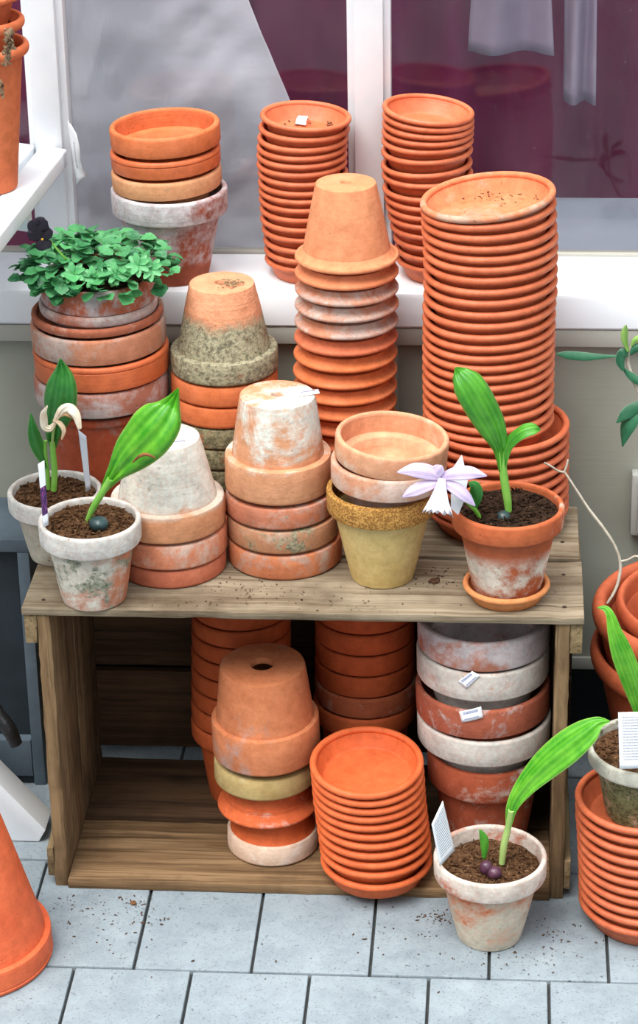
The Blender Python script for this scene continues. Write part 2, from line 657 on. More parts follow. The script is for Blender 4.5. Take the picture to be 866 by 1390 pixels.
# skirting strip along the wall foot and trim board below the sill
o = box('baseboard_back', -1.4, 1.6, Y_WALL-.004, Y_WALL+.045, .112, .128, trim_m); tag(o, kind='structure')
o = box('trim_1', -1.4, 1.6, Y_WALL-.012, Y_WALL-.0003, .536, .5565, trim_m); tag(o, kind='structure')
# vertical cover strip and the flush board to its left
xa = P(541, 500, Y_WALL).x
o = box('trim_2', xa-.028, xa, Y_WALL-.009, Y_WALL-.0003, .13, .5355, wall_m); tag(o, kind='structure')

# upper facade round the window
Y_G = .447
bm = bmesh.new()
box_bm(bm, -1.4, 1.6, .42, .6, 1.75, 3.0)
box_bm(bm, -1.4, -1.0, .42, .6, .55, 1.75)
box_bm(bm, 1.25, 1.6, .42, .6, .55, 1.75)
o = link('wall_front', finish(bm, 'wall_front', False), wall_m); tag(o, kind='structure')

# window
win = empty('window_1', (.35, .43, .6), kind='structure')
zs = .6


def prism(name, pts, z0, z1, mat, parent=None, bev=.002, world=True):
    bm = bmesh.new()
    a = [bm.verts.new((x, y, z0)) for x, y in pts]
    b = [bm.verts.new((x, y, z1)) for x, y in pts]
    bm.faces.new(a[::-1]); bm.faces.new(b)
    for i in range(len(pts)):
        j = (i+1) % len(pts)
        bm.faces.new((a[i], a[j], b[j], b[i]))
    if bev: bmesh.ops.bevel(bm, geom=list(bm.edges), offset=bev, segments=2, profile=.6, affect='EDGES')
    return link(name, finish(bm, name, True, 35), mat, parent, world)


YF = .425
# sill: sloped board with rounded nose
bm = bmesh.new()
prof = [(.3185, .5575), (.3165, .560), (.3165, .594), (.3185, .5985), (.323, .6), (.46, .6), (.46, .5575)]
L = [bm.verts.new((-1.2, y, z)) for y, z in prof]
Rr = [bm.verts.new((1.45, y, z)) for y, z in prof]
bm.faces.new(L); bm.faces.new(Rr[::-1])
for i in range(len(prof)):
    j = (i+1) % len(prof)
    bm.faces.new((L[i], Rr[i], Rr[j], L[j]))
link('sill', finish(bm, 'sill', True, 30), sill_paint, win, True)
xl0, xl1 = P(33, 100, YF).x, P(93, 165, YF).x
xm0, xm1 = P(470.5, 60, YF).x, P(530, 60, YF).x
for a, b in ((xl0, xl1), (xm0, xm1), (1.19, 1.25), (-1.0, -.94)):
    w = b-a
    link('mullion', None or plank_mesh(a+.008, b-.008, YF-.006, YF+.04, zs, 1.75, 2, bev=.002, warp=0, n=2), white_paint, win, True)
    link('bead', plank_mesh(a, a+.0082, YF+.004, YF+.03, zs, 1.75, 2, bev=.0015, warp=0, n=2), white_paint, win, True)
    link('bead', plank_mesh(b-.0082, b, YF+.004, YF+.03, zs, 1.75, 2, bev=.0015, warp=0, n=2), white_paint, win, True)
link('top_rail', plank_mesh(-1.0, 1.25, YF-.006, YF+.04, 1.7, 1.75, 0, bev=.002, warp=0, n=2), white_paint, win, True)
# bottom bead of each pane
for a, b in ((-.94, xl0), (xl1, xm0), (xm1, 1.19)):
    link('bottom_bead', plank_mesh(a, b, YF+.016, YF+.03, zs, zs+.004, 0, bev=.001, warp=0, n=2), trim_m, win, True)
# glass
s = NT('window_glass')
fr = s.n('ShaderNodeFresnel'); fr.inputs['IOR'].default_value = 1.55
v = s.vec()
tr = s.n('ShaderNodeBsdfTransparent'); tr.inputs[0].default_value = (.95, .96, .97, 1)
gl = s.n('ShaderNodeBsdfGlossy'); gl.inputs['Roughness'].default_value = .03
df = s.n('ShaderNodeBsdfDiffuse'); df.inputs[0].default_value = (.75, .78, .82, 1)
m1 = s.n('ShaderNodeMixShader')
dust = s.ramp(s.noise(v, 4, 8, .7), .40, .85, .0, .035)
specks = s.ramp(s.noise(v, 260, 2, .5), .72, .76, 0, .12)
s.l(s.math('ADD', dust, specks), m1.inputs[0]); s.l(tr.outputs[0], m1.inputs[1]); s.l(df.outputs[0], m1.inputs[2])
m2 = s.n('ShaderNodeMixShader')
s.l(s.math('MULTIPLY', fr.outputs[0], .48), m2.inputs[0]); s.l(m1.outputs[0], m2.inputs[1]); s.l(gl.outputs[0], m2.inputs[2])
s.l(m2.outputs[0], s.out.inputs[0])
glass_m = s.m
for a, b in ((-.945, xl0+.004), (xl1-.004, xm0+.004), (xm1-.004, 1.195)):
    o = box('pane', a, b, Y_G, Y_G+.003, zs-.004, 1.71, glass_m, win, bev=0)

# room behind the glass
room_m = plain('room_plaster', '#6a6468', '#5a555a', 4, .9)
for nm, d in (('wall_inner_left', (-1.45, -1.4, .47, 2.2, 0, 2.4)), ('wall_inner_right', (1.6, 1.65, .47, 2.2, 0, 2.4)),
              ('wall_inner_back', (-1.4, 1.6, 2.15, 2.2, 0, 2.4)), ('floor_inner', (-1.4, 1.6, .47, 2.2, -.05, 0)), ('ceiling', (-1.4, 1.6, .6, 2.2, 2.35, 2.4))):
    o = box(nm, *d, room_m, bev=0); tag(o, kind='structure')


def sheet(name, fn, nu, nv, mat, label, cat, group=None, thick=.0015):
    """hanging cloth from a function (u,v)->Vector"""
    bm = bmesh.new()
    g = [[bm.verts.new(fn(i/nu, j/nv)) for i in range(nu+1)] for j in range(nv+1)]
    for j in range(nv):  # slate and frame tones deepened to carry the shade under the bench
        for i in range(nu):
            bm.faces.new((g[j][i], g[j][i+1], g[j+1][i+1], g[j+1][i]))
    o = link(name, finish(bm, name, True, 90), mat)
    add_solid(o, thick)
    return tag(o, label=label, cat=cat, group=group)


s = NT('purple_cloth'); v = s.vec((1, 1, .35))
col = s.mix(s.ramp(s.noise(v, 5, 5, .6), .35, .7), lin('#9c2f66'), lin('#741f50'))
s.bsdf(col, .8, s.bump(s.noise(s.vec(), 500, 2, .5), .2, .0005), spec=.2)
purple_m = s.m
s = NT('grey_cloth'); v = s.vec()
col = s.mix(s.ramp(s.noise(v, 6, 6, .6), .35, .7), lin('#e2e0e6'), lin('#cfccd6'))
s.bsdf(col, .8, s.bump(s.noise(s.vec((1, 1, 2)), 12, 4, .5), .3, .006), spec=.2)
greycl_m = s.m


def f_curtain(u, v):
    x = -1.3+u*2.8
    z = .02+v*2.2
    y = .80+.03*math.sin(x*23+.6*math.sin(x*5))+.02*math.sin(x*51+1)
    return Vector((x, y, z))


sheet('curtain', f_curtain, 260, 6, purple_m, 'dark purple curtain hanging in folds inside the room behind the glass', 'curtain')


def f_sheet(u, v):
    # big pale sheet over something tall: the right edge slants outward towards the floor
    z0, z1 = .003, 1.35
    z = z0+v*(z1-z0)
    ptop = P(330, 0, .6)
    pb = P(410, 190, .6)
    k = (pb.x-ptop.x)/(ptop.z-pb.z)
    xr = ptop.x+k*(ptop.z-z)
    xl = P(80, 200, .6).x
    x = xl+u*(xr-xl)
    q_ = min(1, max(0, (u-.22)/.40)); q_ = q_*q_*(3-2*q_)
    z28 = P(130, 30, .6).z
    z = z0+v*((z28+q_*(z1-z28))-z0)
    w = .016*noise.noise(Vector((x*9, z*5, 3)))+.006*noise.noise(Vector((x*16+z*9, z*14, 9)))+.004*noise.noise(Vector((x*30-z*20, z*26, 4)))
    y = .60+.04*(1-math.sin(PI*min(1, max(0, u))))-.03*(1-v)+w
    return Vector((x, y, z))


sheet('dust_sheet', f_sheet, 90, 110, greycl_m, 'crumpled pale grey sheet draped behind the pane between white uprights', 'cloth')


def f_strip(px0, px1, px2, px3, ytop, ybot, Y):
    A, B = P(px0, ytop, Y), P(px1, ytop, Y)
    C_, D = P(px2, ybot, Y), P(px3, ybot, Y)

    def f(u, v):
        v = 1-v
        a = A.lerp(C_, v); b = B.lerp(D, v)
        p = a.lerp(b, u)
        p.y += .012*math.sin(u*9+v*2)+.008*noise.noise(p*12)
        return p
    return f


def hang(fn, label):
    bm = bmesh.new()


teal_m = plain('teal_cloth', '#2f4d4c', '#1f3334', 7, .85, .1, .2)
sheet('hanging_cloth', f_strip(40, 300, 40, 300, -260, 120, .70), 24, 20, teal_m, 'dark teal cloth hanging behind the pale dust sheet at upper left', 'cloth')
mauve_m = plain('mauve_cloth', '#c3b2c4', '#ad9bb0', 7, .85, .1, .2)
sheet('hanging_cloth', f_strip(655, 735, 635, 752, -260, 72, .70), 20, 20, mauve_m, 'broad pale grey cloth hanging against purple curtain behind stacked saucers', 'cloth', 'grey cloths hanging in the room')
sheet('hanging_cloth', f_strip(770, 812, 765, 808, -260, 140, .71), 14, 20, mauve_m, 'narrow pale grey cloth hanging against purple curtain near right edge', 'cloth', 'grey cloths hanging in the room')
# low shelf board inside, under the right pane
t = empty('inner_table', (.75, .8, 0), label='grey blue board top just inside the pane to the right', cat='table')
tab_m = plain('grey_board', '#8f97a3', '#7d8592', 6, .5)
box('table_top', .42, 1.3, .50, .70, .56, .585, tab_m, t)
for x in (.46, 1.26):
    for y in (.53, .67):
        box('leg', x-.02, x+.02, y-.02, y+.02, 0, .56, tab_m, t)

# ------------------------------------------------------------------ crate
wtop = wood('weathered_plank', '#9b8d77', '#7c6c57', '#483828', 0)
wside = wood('brown_plank_upright', '#8c7354', '#69533a', '#3a2b1c', 2)
wfloor = wood('brown_plank', '#8d7051', '#6a5137', '#3a2a1a', 0)
wback = wood('shaded_plank', '#5c4430', '#453223', '#2c2017', 0)  # wood colour darkened to carry the shade at the crate's back
wcleat = wood('cleat_wood', '#94805f', '#7a6548', '#4c3c29', 1)
cr = empty('wooden_crate', (.3, .13, 0), label='weathered wooden crate on its side, holding pots inside and on top', cat='crate')
yb1 = G(789, 763, Z_TOP).y
print('plank back', yb1)
LX, RX = .0145, .586
link('top_plank', plank_mesh(-.001, .6005, 0, yb1, .3485, Z_TOP, 0, seed=1, warp=.0016), wtop, cr, True)
link('top_plank', plank_mesh(.0, .5985, yb1+.009, .273, .3485, Z_TOP, 0, seed=5, warp=.0016), wtop, cr, True)
for x0, x1 in ((LX, LX+.0145), (RX-.0145, RX)):
    link('side_panel', plank_mesh(x0, x1, .003, .13, .0005, .348, 2, seed=x0*9, warp=.0018), wside, cr, True)
    link('side_panel', plank_mesh(x0, x1, .134, .262, .0005, .348, 2, seed=x0*9+3, warp=.0018), wside, cr, True)
for x0, x1 in ((.0005, LX-.0004), (RX+.0004, .5995)):
    link('cleat', plank_mesh(x0, x1, .004, .262, .312, .348, 1, seed=x0*5, warp=.0014), wcleat, cr, True)
    link('cleat', plank_mesh(x0+(.006 if x0 < .3 else 0), x1-(.006 if x0 > .3 else 0), .004, .262, .0125, .05, 1, seed=x0*5+2, warp=.0014), wcleat, cr, True)
yf1 = G(200, 1115, .012).y
link('floor_plank', plank_mesh(LX+.0148, RX-.0148, -.002, yf1, .0005, .012, 0, seed=11, warp=.0016), wfloor, cr, True)
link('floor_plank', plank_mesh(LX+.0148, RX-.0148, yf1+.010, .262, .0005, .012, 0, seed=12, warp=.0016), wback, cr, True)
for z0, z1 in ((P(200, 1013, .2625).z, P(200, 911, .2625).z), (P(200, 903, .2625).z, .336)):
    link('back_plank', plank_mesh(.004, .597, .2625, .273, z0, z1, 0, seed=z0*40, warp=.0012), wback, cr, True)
nail_m = plain('rusty_nail', '#5a4a40', '#3a3230', 90, .6, Metallic=.6)
for x, y in ((.02, .02), (.02, .1), (.58, .025), (.58, .1), (.02, .17), (.58, .18)):
    link('nail', lathe([(0, 0), (.0022, 0), (.0022, .0006), (0, .001)], 'nail', 12, closed=False), nail_m, cr).location = Vector((x, y, Z_TOP-.0002))-Vector(cr.location)

# ------------------------------------------------------------------ stacks


def saucer_stack(items, Ys, plane, mat, where, group, H, rb, tilts=None, smin=None, matfn=None, desc='orange clay saucer', n_total=None, i0=0, lean=None, even=0.0):
    """items: (cx, hw, ylow) top to bottom, the last standing on plane (None: resting as measured)"""
    out = []
    for i, (cx, hw, yl) in enumerate(items):
        x, z, R = rim_place(cx, hw, yl, Ys)
        out.append([x, z-(H-.0062), R])
    if plane is not None: out[-1][1] = plane
    R0 = sum(o[2] for o in out)/len(out)
    if even:
        m_ = len(out)-1
        for i in range(m_+1):
            lin_z = out[0][1]+(out[m_][1]-out[0][1])*i/m_
            out[i][1] += (lin_z-out[i][1])*even
    for i in range(len(out)-2, -1, -1):
        if smin: out[i][1] = max(out[i][1], out[i+1][1]+smin)
    n = n_total or len(items)
    for i, (x, z, R) in enumerate(out):
        tl = tilts[i] if tilts and i < len(tilts) else (0, 0)
        make_saucer((x, Ys, z+.0002), R0, H, R0*rb, matfn(i) if matfn else mat, '%s, %s' % (desc, nth(i+i0, n, where)), group, tl)
    return out


GR_C = 'saucers in the stack left of the window upright'
ylC = [180.4, 196, 210, 221.5, 232.5, 244, 257, 269.5, 280.5, 292.5, 305.5, 319, 333, 348, 361.5, 374.3]
cxC = [413.5, 412, 410.5, 410, 409.8, 410, 411, 411.5, 412, 412.5, 413.5, 414, 416, 418, 419, 420]
YC = G(400, 388, zs).y+.0425
cst = saucer_stack([(cxC[i], 61.5, ylC[i]) for i in range(16)], YC, zs, SAUC, 'in the sill stack with a paper scrap', GR_C, .0225, .785,
                   tilts=[(1, 3.5), (0, 2), (0, 1), (0, 0), (0, 0), (0, -.8), (0, .5)], smin=.0085)
GR_D = 'saucers in the stack right of the window upright'
ylD = [171.5, 182.5, 192, 202, 213, 227, 245, 259, 278, 291, 303.8, 315.5, 329.6, 345, 360, 373.5]
cxD = [579, 579.5, 580, 580, 580, 580, 580, 580.5, 581, 583, 585, 588, 591, 595, 597, 599]
YD = G(590, 389, zs).y+.0425
dst = saucer_stack([(cxD[i], 62, ylD[i]) for i in range(16)], YD, zs, SAUC, 'in the sill stack behind the tallest saucers', GR_D, .0225, .785,
                   tilts=[(1, 6), (0, 4.5), (0, 3), (0, 1.5), (0, .3), (0, -1), (0, -2), (0, -1), (0, 0), (0, .8), (0, .8)], smin=.0085)

# tall stack: smaller saucers over larger ones
YE = .230
ylE = [300.5, 314, 329, 344, 358, 372.4, 387, 403, 418, 434, 449.5, 465, 479.7, 493.5, 507, 520.5, 534, 548, 562, 577, 592, 606]
nE = len(ylE)
cxE = [665+(1.5 if 3 < i < 10 else 0)-(max(0, i-10)*.2) for i in range(nE)]
hwE = 91.0
ylB = [618, 632.5, 647, 661.5, 676, 690.5, 705, 719.5, 734]
bigS = saucer_stack([(674, 98, y) for y in ylB], YE, Z_TOP, SAUC_D, 'of the wide saucers under the tallest stack', 'wide saucers at the foot of the tallest stack', .0265, .81,
                    smin=.0095, desc='wide orange clay saucer')
zb = bigS[0][1]
outE = []
tE = [(1, -6), (0, -4.3), (0, -3), (0, -2), (0, -2)]+[(0, -2)]*20
for i in range(nE):
    x, z, R = rim_place(cxE[i], hwE, ylE[i], YE)
    outE.append([x, z-(.0255-.0062), R])
outE[-1][1] = max(outE[-1][1], zb+.0098)
for i in range(nE-2, -1, -1): outE[i][1] = max(outE[i][1], outE[i+1][1]+.0085)
for i, (x, z, R) in enumerate(outE):
    k = min(1, (nE-1-i)/4)
    make_saucer((x, YE, z+.0002), outE[8][2], .0255, outE[8][2]*.81, SAUC_DUST if i == 0 else SAUC, 'orange clay saucer, %s of the tallest stack' % (nth(i, nE+9, '')).strip(),
                'saucers in the tallest stack', (tE[i][0]*k, tE[i][1]*k))

# saucers on the crate floor
YO = .024
ylO = [1077, 1089, 1100.5, 1111, 1122, 1134, 1146, 1158, 1170, 1184, 1203]
cxO = [498, 499, 500, 501, 502, 503.5, 505, 507, 509, 510, 511]
ost = saucer_stack([(cxO[i], 76.5, ylO[i]) for i in range(11)], YO, .0128, SAUC_V, 'in the stack overhanging the crate floor', 'saucers in the stack inside the crate', .0245, .81,
                   tilts=[(7, 0), (5, 0), (3.5, 0), (2, -.5), (1, -.5), (.5, 0), (0, 0), (0, -.6), (0, -1), (0, -.6)], smin=.0082, even=.75)
# saucers on the paving, right edge
YS = G(866, 1285, 0).y+.058
ylS = [1135, 1149, 1164, 1182, 1196, 1209, 1221, 1233, 1245, 1256, 1268]
cxS = [873, 873, 873, 874, 874.5, 875, 875.5, 876, 876, 876, 876]
sst = saucer_stack([(cxS[i], 91.5, ylS[i]) for i in range(11)], YS, .0005, SAUC_D, 'in the paving stack beside the crate', 'saucers in the stack on the paving', .0275, .81,
                   tilts=[(0, 0)], smin=.0085, even=.8)


def pot_stack(items, Ys, plane, where, group, inv=False, **kw):
    """items top to bottom: dict(c, w, t, l, m, ...): centre px, half width px, collar top px, collar bottom px"""
    res = []
    for it in items:
        x, zl, R = rim_place(it['c'], it['w'], it['l'], Ys)
        zt = P(it['c'], it['t'], Ys-R).z
        res.append([x, zl, zt, R])
    n = len(items)
    objs = []
    for i in range(n-1, -1, -1):
        it = dict(kw); it.update(items[i])
        x, zl, zt, R = res[i]
        ch = it.get('ch', zt-zl)
        R = it.get('R', R)
        H = it.get('H', .08)
        nested = 'crown' not in it and not (not inv and i == n-1 and plane is not None)
        if nested:
            H = min(H, .08)
            it['step'] = it.get('step', .0085)+.003
            it['Rb'] = it.get('Rbx') or R-it['step']-.30*(H-ch)
        if inv:
            z = zl
            if i == n-1 and plane is not None: z = plane
            if i < n-1:
                below = objs[-1][1]
                z = max(z, below+it.get('sp', .004))
            if 'crown' in it:  # crown y (px, centre of the base disc)
                H = P(it.get('cc', it['c']), it['crown'], Ys).z - z
            loc = (x, Ys, z)
            zz = z
        else:
            if i == n-1 and plane is not None:
                H = zt-plane
                loc = (x, Ys, plane)
            else:
                loc = (x, Ys, zt-H)
            zz = zt
        o = make_pot(loc, R, H, ch, it['m'], it.get('label') or '%s, %s' % (it.get('d', 'clay pot'), nth(i, n, where)), group, inv=inv,
                     Rb=it.get('Rb', R*it.get('rb', .62)), style=it.get('style', 'collar'), tilt=it.get('tilt', (0, 0)), rimmat=it.get('rm'),
                     tw=it.get('tw', .0068), step=it.get('step', .0085), hole=it.get('hole', .006))
        objs.append((o, zz, R, H, ch))
    return objs[::-1]


# B: pots on the sill
B4M = terra('#a9583c', '#8f4a36', white=.66, wcol='#d3d0d3', wband=(.033, .042), rough=.85, bump=.35, wscale=7)
PEACH_SPOT = terra('#e2a57b', '#d89a6e', moss=.22, mcol='#a9a184', rough=.85, dots=.2)
YB = G(233, 390, zs).y+.041
B = pot_stack([dict(c=228, w=75, t=189.6, l=218, m=ORANGE2, d='smooth orange clay pot', H=.085, tilt=(0, -2.5), rb=.66),
               dict(c=228.5, w=74.7, t=222.5, l=246.5, m=terra('#dd7748', '#d56d3f', rough=.55, dots=.2, spec=.5), d='glossy orange clay pot with grooved rim', H=.085, tilt=(0, -2.3), style='lined', rb=.66),
               dict(c=229.3, w=74.5, t=250.5, l=275, m=PEACH_SPOT, d='peach clay pot with lichen spots', H=.085, tilt=(0, -2), rb=.66),
               dict(c=230.5, w=79, t=279, l=311, m=B4M, d='whitewash stained clay pot', tilt=(0, 0), Rb=.042, step=.009)],
              YB, zs, 'of the four sill pots', 'pots stacked on the window sill')

# F: inverted bell-rimmed pots
YFK = .249
fy = [374, 395.8, 418, 440, 463, 485.5, 508, 531, 553, 574]
fspac = 21.3
while fy[-1]+fspac < 738: fy.append(fy[-1]+fspac)
fm = [SALMON, SALMON, FADED, FADED, FADED, terra('#cf7351', '#c66a49', white=.2, wcol='#d9a993'), ORANGE2, ORANGE2, ORANGE2, ORANGE2]
itF = []
for i, y in enumerate(fy):
    cx = 470.7-max(0, min(4, i-3))*.6
    it = dict(c=cx, w=70.5 if i else 71, t=y-23, l=y, ch=.0168, m=fm[i] if i < len(fm) else ORANGE, style='flare', H=.07, tw=.0078, step=.0115,
              d='pale dusted bell-rimmed clay pot' if 2 <= i <= 4 else 'bell-rimmed orange clay pot')
    if i == 0: it.update(crown=247, Rb=42*mpp(P(471, 250, YFK)), m=terra('#e3996f', '#db8c62', white=.1, wcol='#edbfa2', rough=.8), ch=.0125, step=.0095, d='tall smooth peach clay pot', hole=.0055)
    itF.append(it)
F = pot_stack(itF, YFK, Z_TOP+.0003, 'in the upside-down stack below the window upright', 'upside-down bell-rimmed pots', inv=True)

# H: inverted moss pot stack
YH = .243
hy = [526, 555, 583.6, 612, 640, 668, 696, 724]
H1M = terra('#e3a17c', '#db946e', white=.15, wcol='#e6bf9f', moss=.74, mcol='#c4bb9a', mband=(-.03, .000, .058, .072), rough=.92, bump=.8)
HM2 = terra('#c77a54', '#b56c48', moss=.62, mcol='#9c9472', rough=.92, bump=.6)
hm = [H1M, ORANGE2, ORANGE2, HM2, HM2, HM2, ORANGE, ORANGE]
itH = []
for i, y in enumerate(hy):
    it = dict(c=305, w=73 if i == 0 else 72.5, t=y-26.5, l=y, m=hm[i], H=.115, d=['moss crusted peach clay pot', 'smooth orange clay pot', 'smooth orange clay pot', 'lichen speckled clay pot', 'lichen speckled clay pot', 'lichen speckled clay pot', 'orange clay pot', 'orange clay pot'][i])
    if i == 0: it.update(crown=383, Rb=45*mpp(P(302, 383, YH)), t=497, hole=.007)
    itH.append(it)
Hs = pot_stack(itH, YH, Z_TOP+.0003, 'in the upside-down stack below the sill edge', 'upside-down pots behind the whitewashed ones', inv=True)

# G: stack under the viola
YGs = .236
G1M = terra('#b9674a', '#a65c44', white=.46, wcol='#c9c2c2', rough=.85)
g_items = [
    dict(c=133.8, w=80.5, t=432.5, l=446.5, m=PINKLIME, d='chalky narrow clay pot', H=.09, tw=.006, Rb=.046),
    dict(c=134, w=89.5, t=449.5, l=461, m=terra('#b5694e', '#a35e46', white=.35, wcol='#c3aa9b'), d='wide clay pot with rounded dusty rim', H=.10, Rb=.052, style='collar', tilt=(0, -1), tw=.0065, step=.015),
    dict(c=136.2, w=91, t=465, l=499, m=FADED, d='blotched pink orange clay pot', H=.11, tilt=(0, -1.2), Rb=.052, step=.016),
    dict(c=140, w=91.8, t=502, l=535, m=terra('#d96f40', '#d06638', rough=.55, dots=.2, spec=.5), d='bright orange clay pot with grooved rim', H=.12, step=.017, style='lined', tilt=(0, -1), Rb=.052),
    dict(c=140, w=90.5, t=537.5, l=570.6, m=PINKLIME, step=.017, d='greyish pink clay pot', H=.12, tilt=(0, -1), Rb=.052),
    dict(c=139, w=80, t=573, l=584, m=terra('#bd5a3a', '#a94e33', white=.3, wcol='#a58a82', rough=.7), d='large dark red clay pot', style='bead', tilt=(0, 0), Rb=.050, step=.0045, tw=.0075),
]
Gs = pot_stack(g_items, YGs, Z_TOP+.0003, 'in the stack carrying the viola', 'pots stacked under the viola')

# I: whitewashed inverted stack
YI = G(229, 802.6, Z_TOP).y+.0635
itI = [dict(c=229, w=77.5, t=705, l=740.6, m=terra('#d79870', '#cf8e66', white=.74, wcol='#e0ddd2', wband=(.040, .050), moss=.22, mcol='#b7b39e', rough=.9, bump=.4), crown=592, cc=229, Rb=48*mpp(P(229, 590, YI)), d='whitewashed clay pot', hole=.006),
       dict(c=232.5, w=76.5, t=744, l=776, m=terra('#d98a68', '#cf7d5c', white=.42, wcol='#dcbfae', rough=.85), d='pink orange clay pot', H=.13),
       dict(c=234, w=74, t=779, l=802.6, m=terra('#cf7c5e', '#c67256', white=.28, wcol='#d5ab98', rough=.85), d='faded red clay pot', H=.13)]
I_ = pot_stack(itI, YI, Z_TOP+.0003, 'in the upside-down stack behind the broad leaf', 'upside-down pots behind the broad leaf', inv=True)

# J: four inverted pots
YJ = G(387, 789, Z_TOP).y+.0625
itJ = [dict(c=378, w=72.5, t=643, l=688, m=terra('#d49a74', '#ca8f6b', white=.53, wcol='#dcdfd6', wband=(.046, .056), moss=.2, mcol='#a8a98e', rough=.9, bump=.4), crown=535, cc=382, Rb=52*mpp(P(382, 535, YJ)), d='limewashed and peach clay pot', tilt=(0, .8), hole=.0065),
       dict(c=381, w=74, t=694, l=721, m=FADED2, d='dusty pink clay pot', H=.13),
       dict(c=384.5, w=75.5, t=725, l=754, m=terra('#c08a68', '#b47e5e', white=.3, wcol='#c7b09c', moss=.45, mcol='#a59c80', rough=.88), d='green tinged clay pot', H=.13),
       dict(c=387, w=77, t=758, l=789, m=terra('#cd8059', '#bd7350', white=.35, wcol='#bfa597', rough=.85), d='mottled orange clay pot', H=.13)]
J_ = pot_stack(itJ, YJ, Z_TOP+.0003, 'of the four upside-down pots with a sticker', 'four upside-down pots on the crate', inv=True)

# K: yellow pot with two shallow pots
YK = G(518, 801, Z_TOP).y+.0345
itK = [dict(c=528, w=77, t=621, l=652, m=PALE, d='shallow peach clay bowl pot', H=.05, rb=.80, style='collar', tilt=(1.5, 4.5), step=.0105, tw=.0062, ch=.026, label='peach clay bowl tilted on top of the pots nested in the yellow pot'),
       dict(c=526.5, w=78.5, t=654, l=684, m=terra('#d59a7a', '#cc8c6c', white=.5, wcol='#dfc5b6'), d='pinkish chalky clay bowl', H=.045, rb=.78, tilt=(0, 1.5), ch=.026, label='chalky pink clay bowl between the tilted bowl and the yellow pot'),
       dict(c=518.5, w=75, t=692, l=722, m=YELLOW, rm=YELLOW_RIM, Rb=43*mpp(P(518, 780, YK)), step=.0075, ch=.026, label='yellow clay pot with gritty ochre rim standing on the crate top')]
K_ = pot_stack(itK, YK, Z_TOP+.0003, '', 'pots nested over the yellow pot')

# N: mixed inverted stack inside the crate
YN = .084
itN = [dict(c=362.5, w=73, t=1006, l=1054, m=DUSTY, crown=899, cc=361, Rb=58.5*mpp(P(361, 899, YN)), hole=.0125, step=.006, d='dusty orange clay pot with wide drain hole', tilt=(2, -1)),
       dict(c=361, w=69.5, t=1062, l=1089, m=OLIVE, d='olive yellow clay pot', H=.06),
       dict(c=364, w=68, t=1098, l=1127, m=terra('#d3673a', '#c65d34', white=.3, wcol='#d8c4b6'), style='flare', d='orange clay pot with chalky flared rim', H=.05, ch=.020, tw=.0075, step=.008),
       dict(c=371, w=58, t=1140, l=1154, m=terra('#d06233', '#c55a2e', rough=.7), style='flare', d='plain orange clay pot', H=.05, ch=.016, tw=.004, step=.003),
       dict(c=371.5, w=62, t=1157, l=1182.6, m=CREAM, d='cream clay pot', H=.034, Rbx=.028, tw=.005, step=.006)]
N_ = pot_stack(itN, YN, .0128, 'of the mixed upside-down crate stack', 'upside-down pots inside the crate', inv=True)

# P: two dark stacks at the back of the crate
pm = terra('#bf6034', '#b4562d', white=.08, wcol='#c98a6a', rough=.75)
for cx, nm, ys_, w in ((328, 'behind the mixed stack', [834, 858, 882, 906, 930, 955, 979, 1004, 1028], 67.5), (495.5, 'behind the bright saucers', [837, 863, 892, 920, 949, 977, 1004], 67.5)):
    its = []
    for i, y in enumerate(ys_):
        sp = (ys_[i]-ys_[i-1]) if i else (ys_[1]-ys_[0])
        c = cx+(2 if i == 5 and cx > 400 else 0)
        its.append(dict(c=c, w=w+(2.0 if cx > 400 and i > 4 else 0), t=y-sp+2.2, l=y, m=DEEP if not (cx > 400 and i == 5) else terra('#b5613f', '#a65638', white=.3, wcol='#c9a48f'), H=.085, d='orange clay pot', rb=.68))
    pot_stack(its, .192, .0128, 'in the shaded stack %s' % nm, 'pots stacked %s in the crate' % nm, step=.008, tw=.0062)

# Q: big limed pots inside the crate
YQ = .094
q_items = [
    dict(c=657.5, w=89.5, t=875, l=913.7, m=terra('#bd8069', '#b0705c', white=.62, wcol='#c8bfc0', rough=.88), d='pinkish limed clay pot', H=.075, tilt=(0, -1)),
    dict(c=655, w=89.5, t=917, l=954, m=terra('#cf8a68', '#c27a5c', white=.78, wcol='#d6d2ca', rough=.88), d='whitewashed clay pot with price sticker', H=.075),
    dict(c=656, w=90, t=967, l=1005, m=terra('#ad5f46', '#9c5440', white=.40, wcol='#c8c2be', rough=.85), d='dark red clay pot with price sticker', H=.075, tilt=(0, -1)),
    dict(c=656.5, w=90, step=.0125, t=1009.6, l=1043, m=terra('#cf7a55', '#c56f4c', white=.76, wcol='#cfccc4', rough=.88), d='flaking whitewashed clay pot', H=.075),
    dict(c=660, w=80, t=1053, l=1093, m=RUSSET, d='russet clay pot', Rb=.044, rm=None)]
Q = pot_stack(q_items, YQ, .0128, 'of the limed stack in the crate', 'large limed pots inside the crate')

# A: long pots on the bench
Z_B = .7385
AM = terra('#d9794f', '#cf6d45', white=.12, wcol='#dba284', rough=.75)
YA = .27
a_items = [dict(c=-31, w=62, t=3, l=13, m=AM, style='bead', H=.14, Rb=.026, step=.007, tw=.0075, d='tall orange clay pot'),
           dict(c=-31, w=64, t=40, l=54, m=AM, style='bead', H=.14, Rb=.028, step=.007, tw=.0075, d='tall orange clay pot'),
           dict(c=-31, w=70, t=77, l=92, m=AM, style='bead', Rb=.033, step=.008, tw=.008, d='tall orange clay pot')]
A_ = pot_stack(a_items, YA, Z_B+.0003, 'in the stack standing on the white bench', 'tall pots on the white bench')

# T: large pots at the right edge
YT = .155
TM = terra('#c4643f', '#b35636', white=.16, wcol='#c79883', rough=.6, spec=.45)
zt = .322


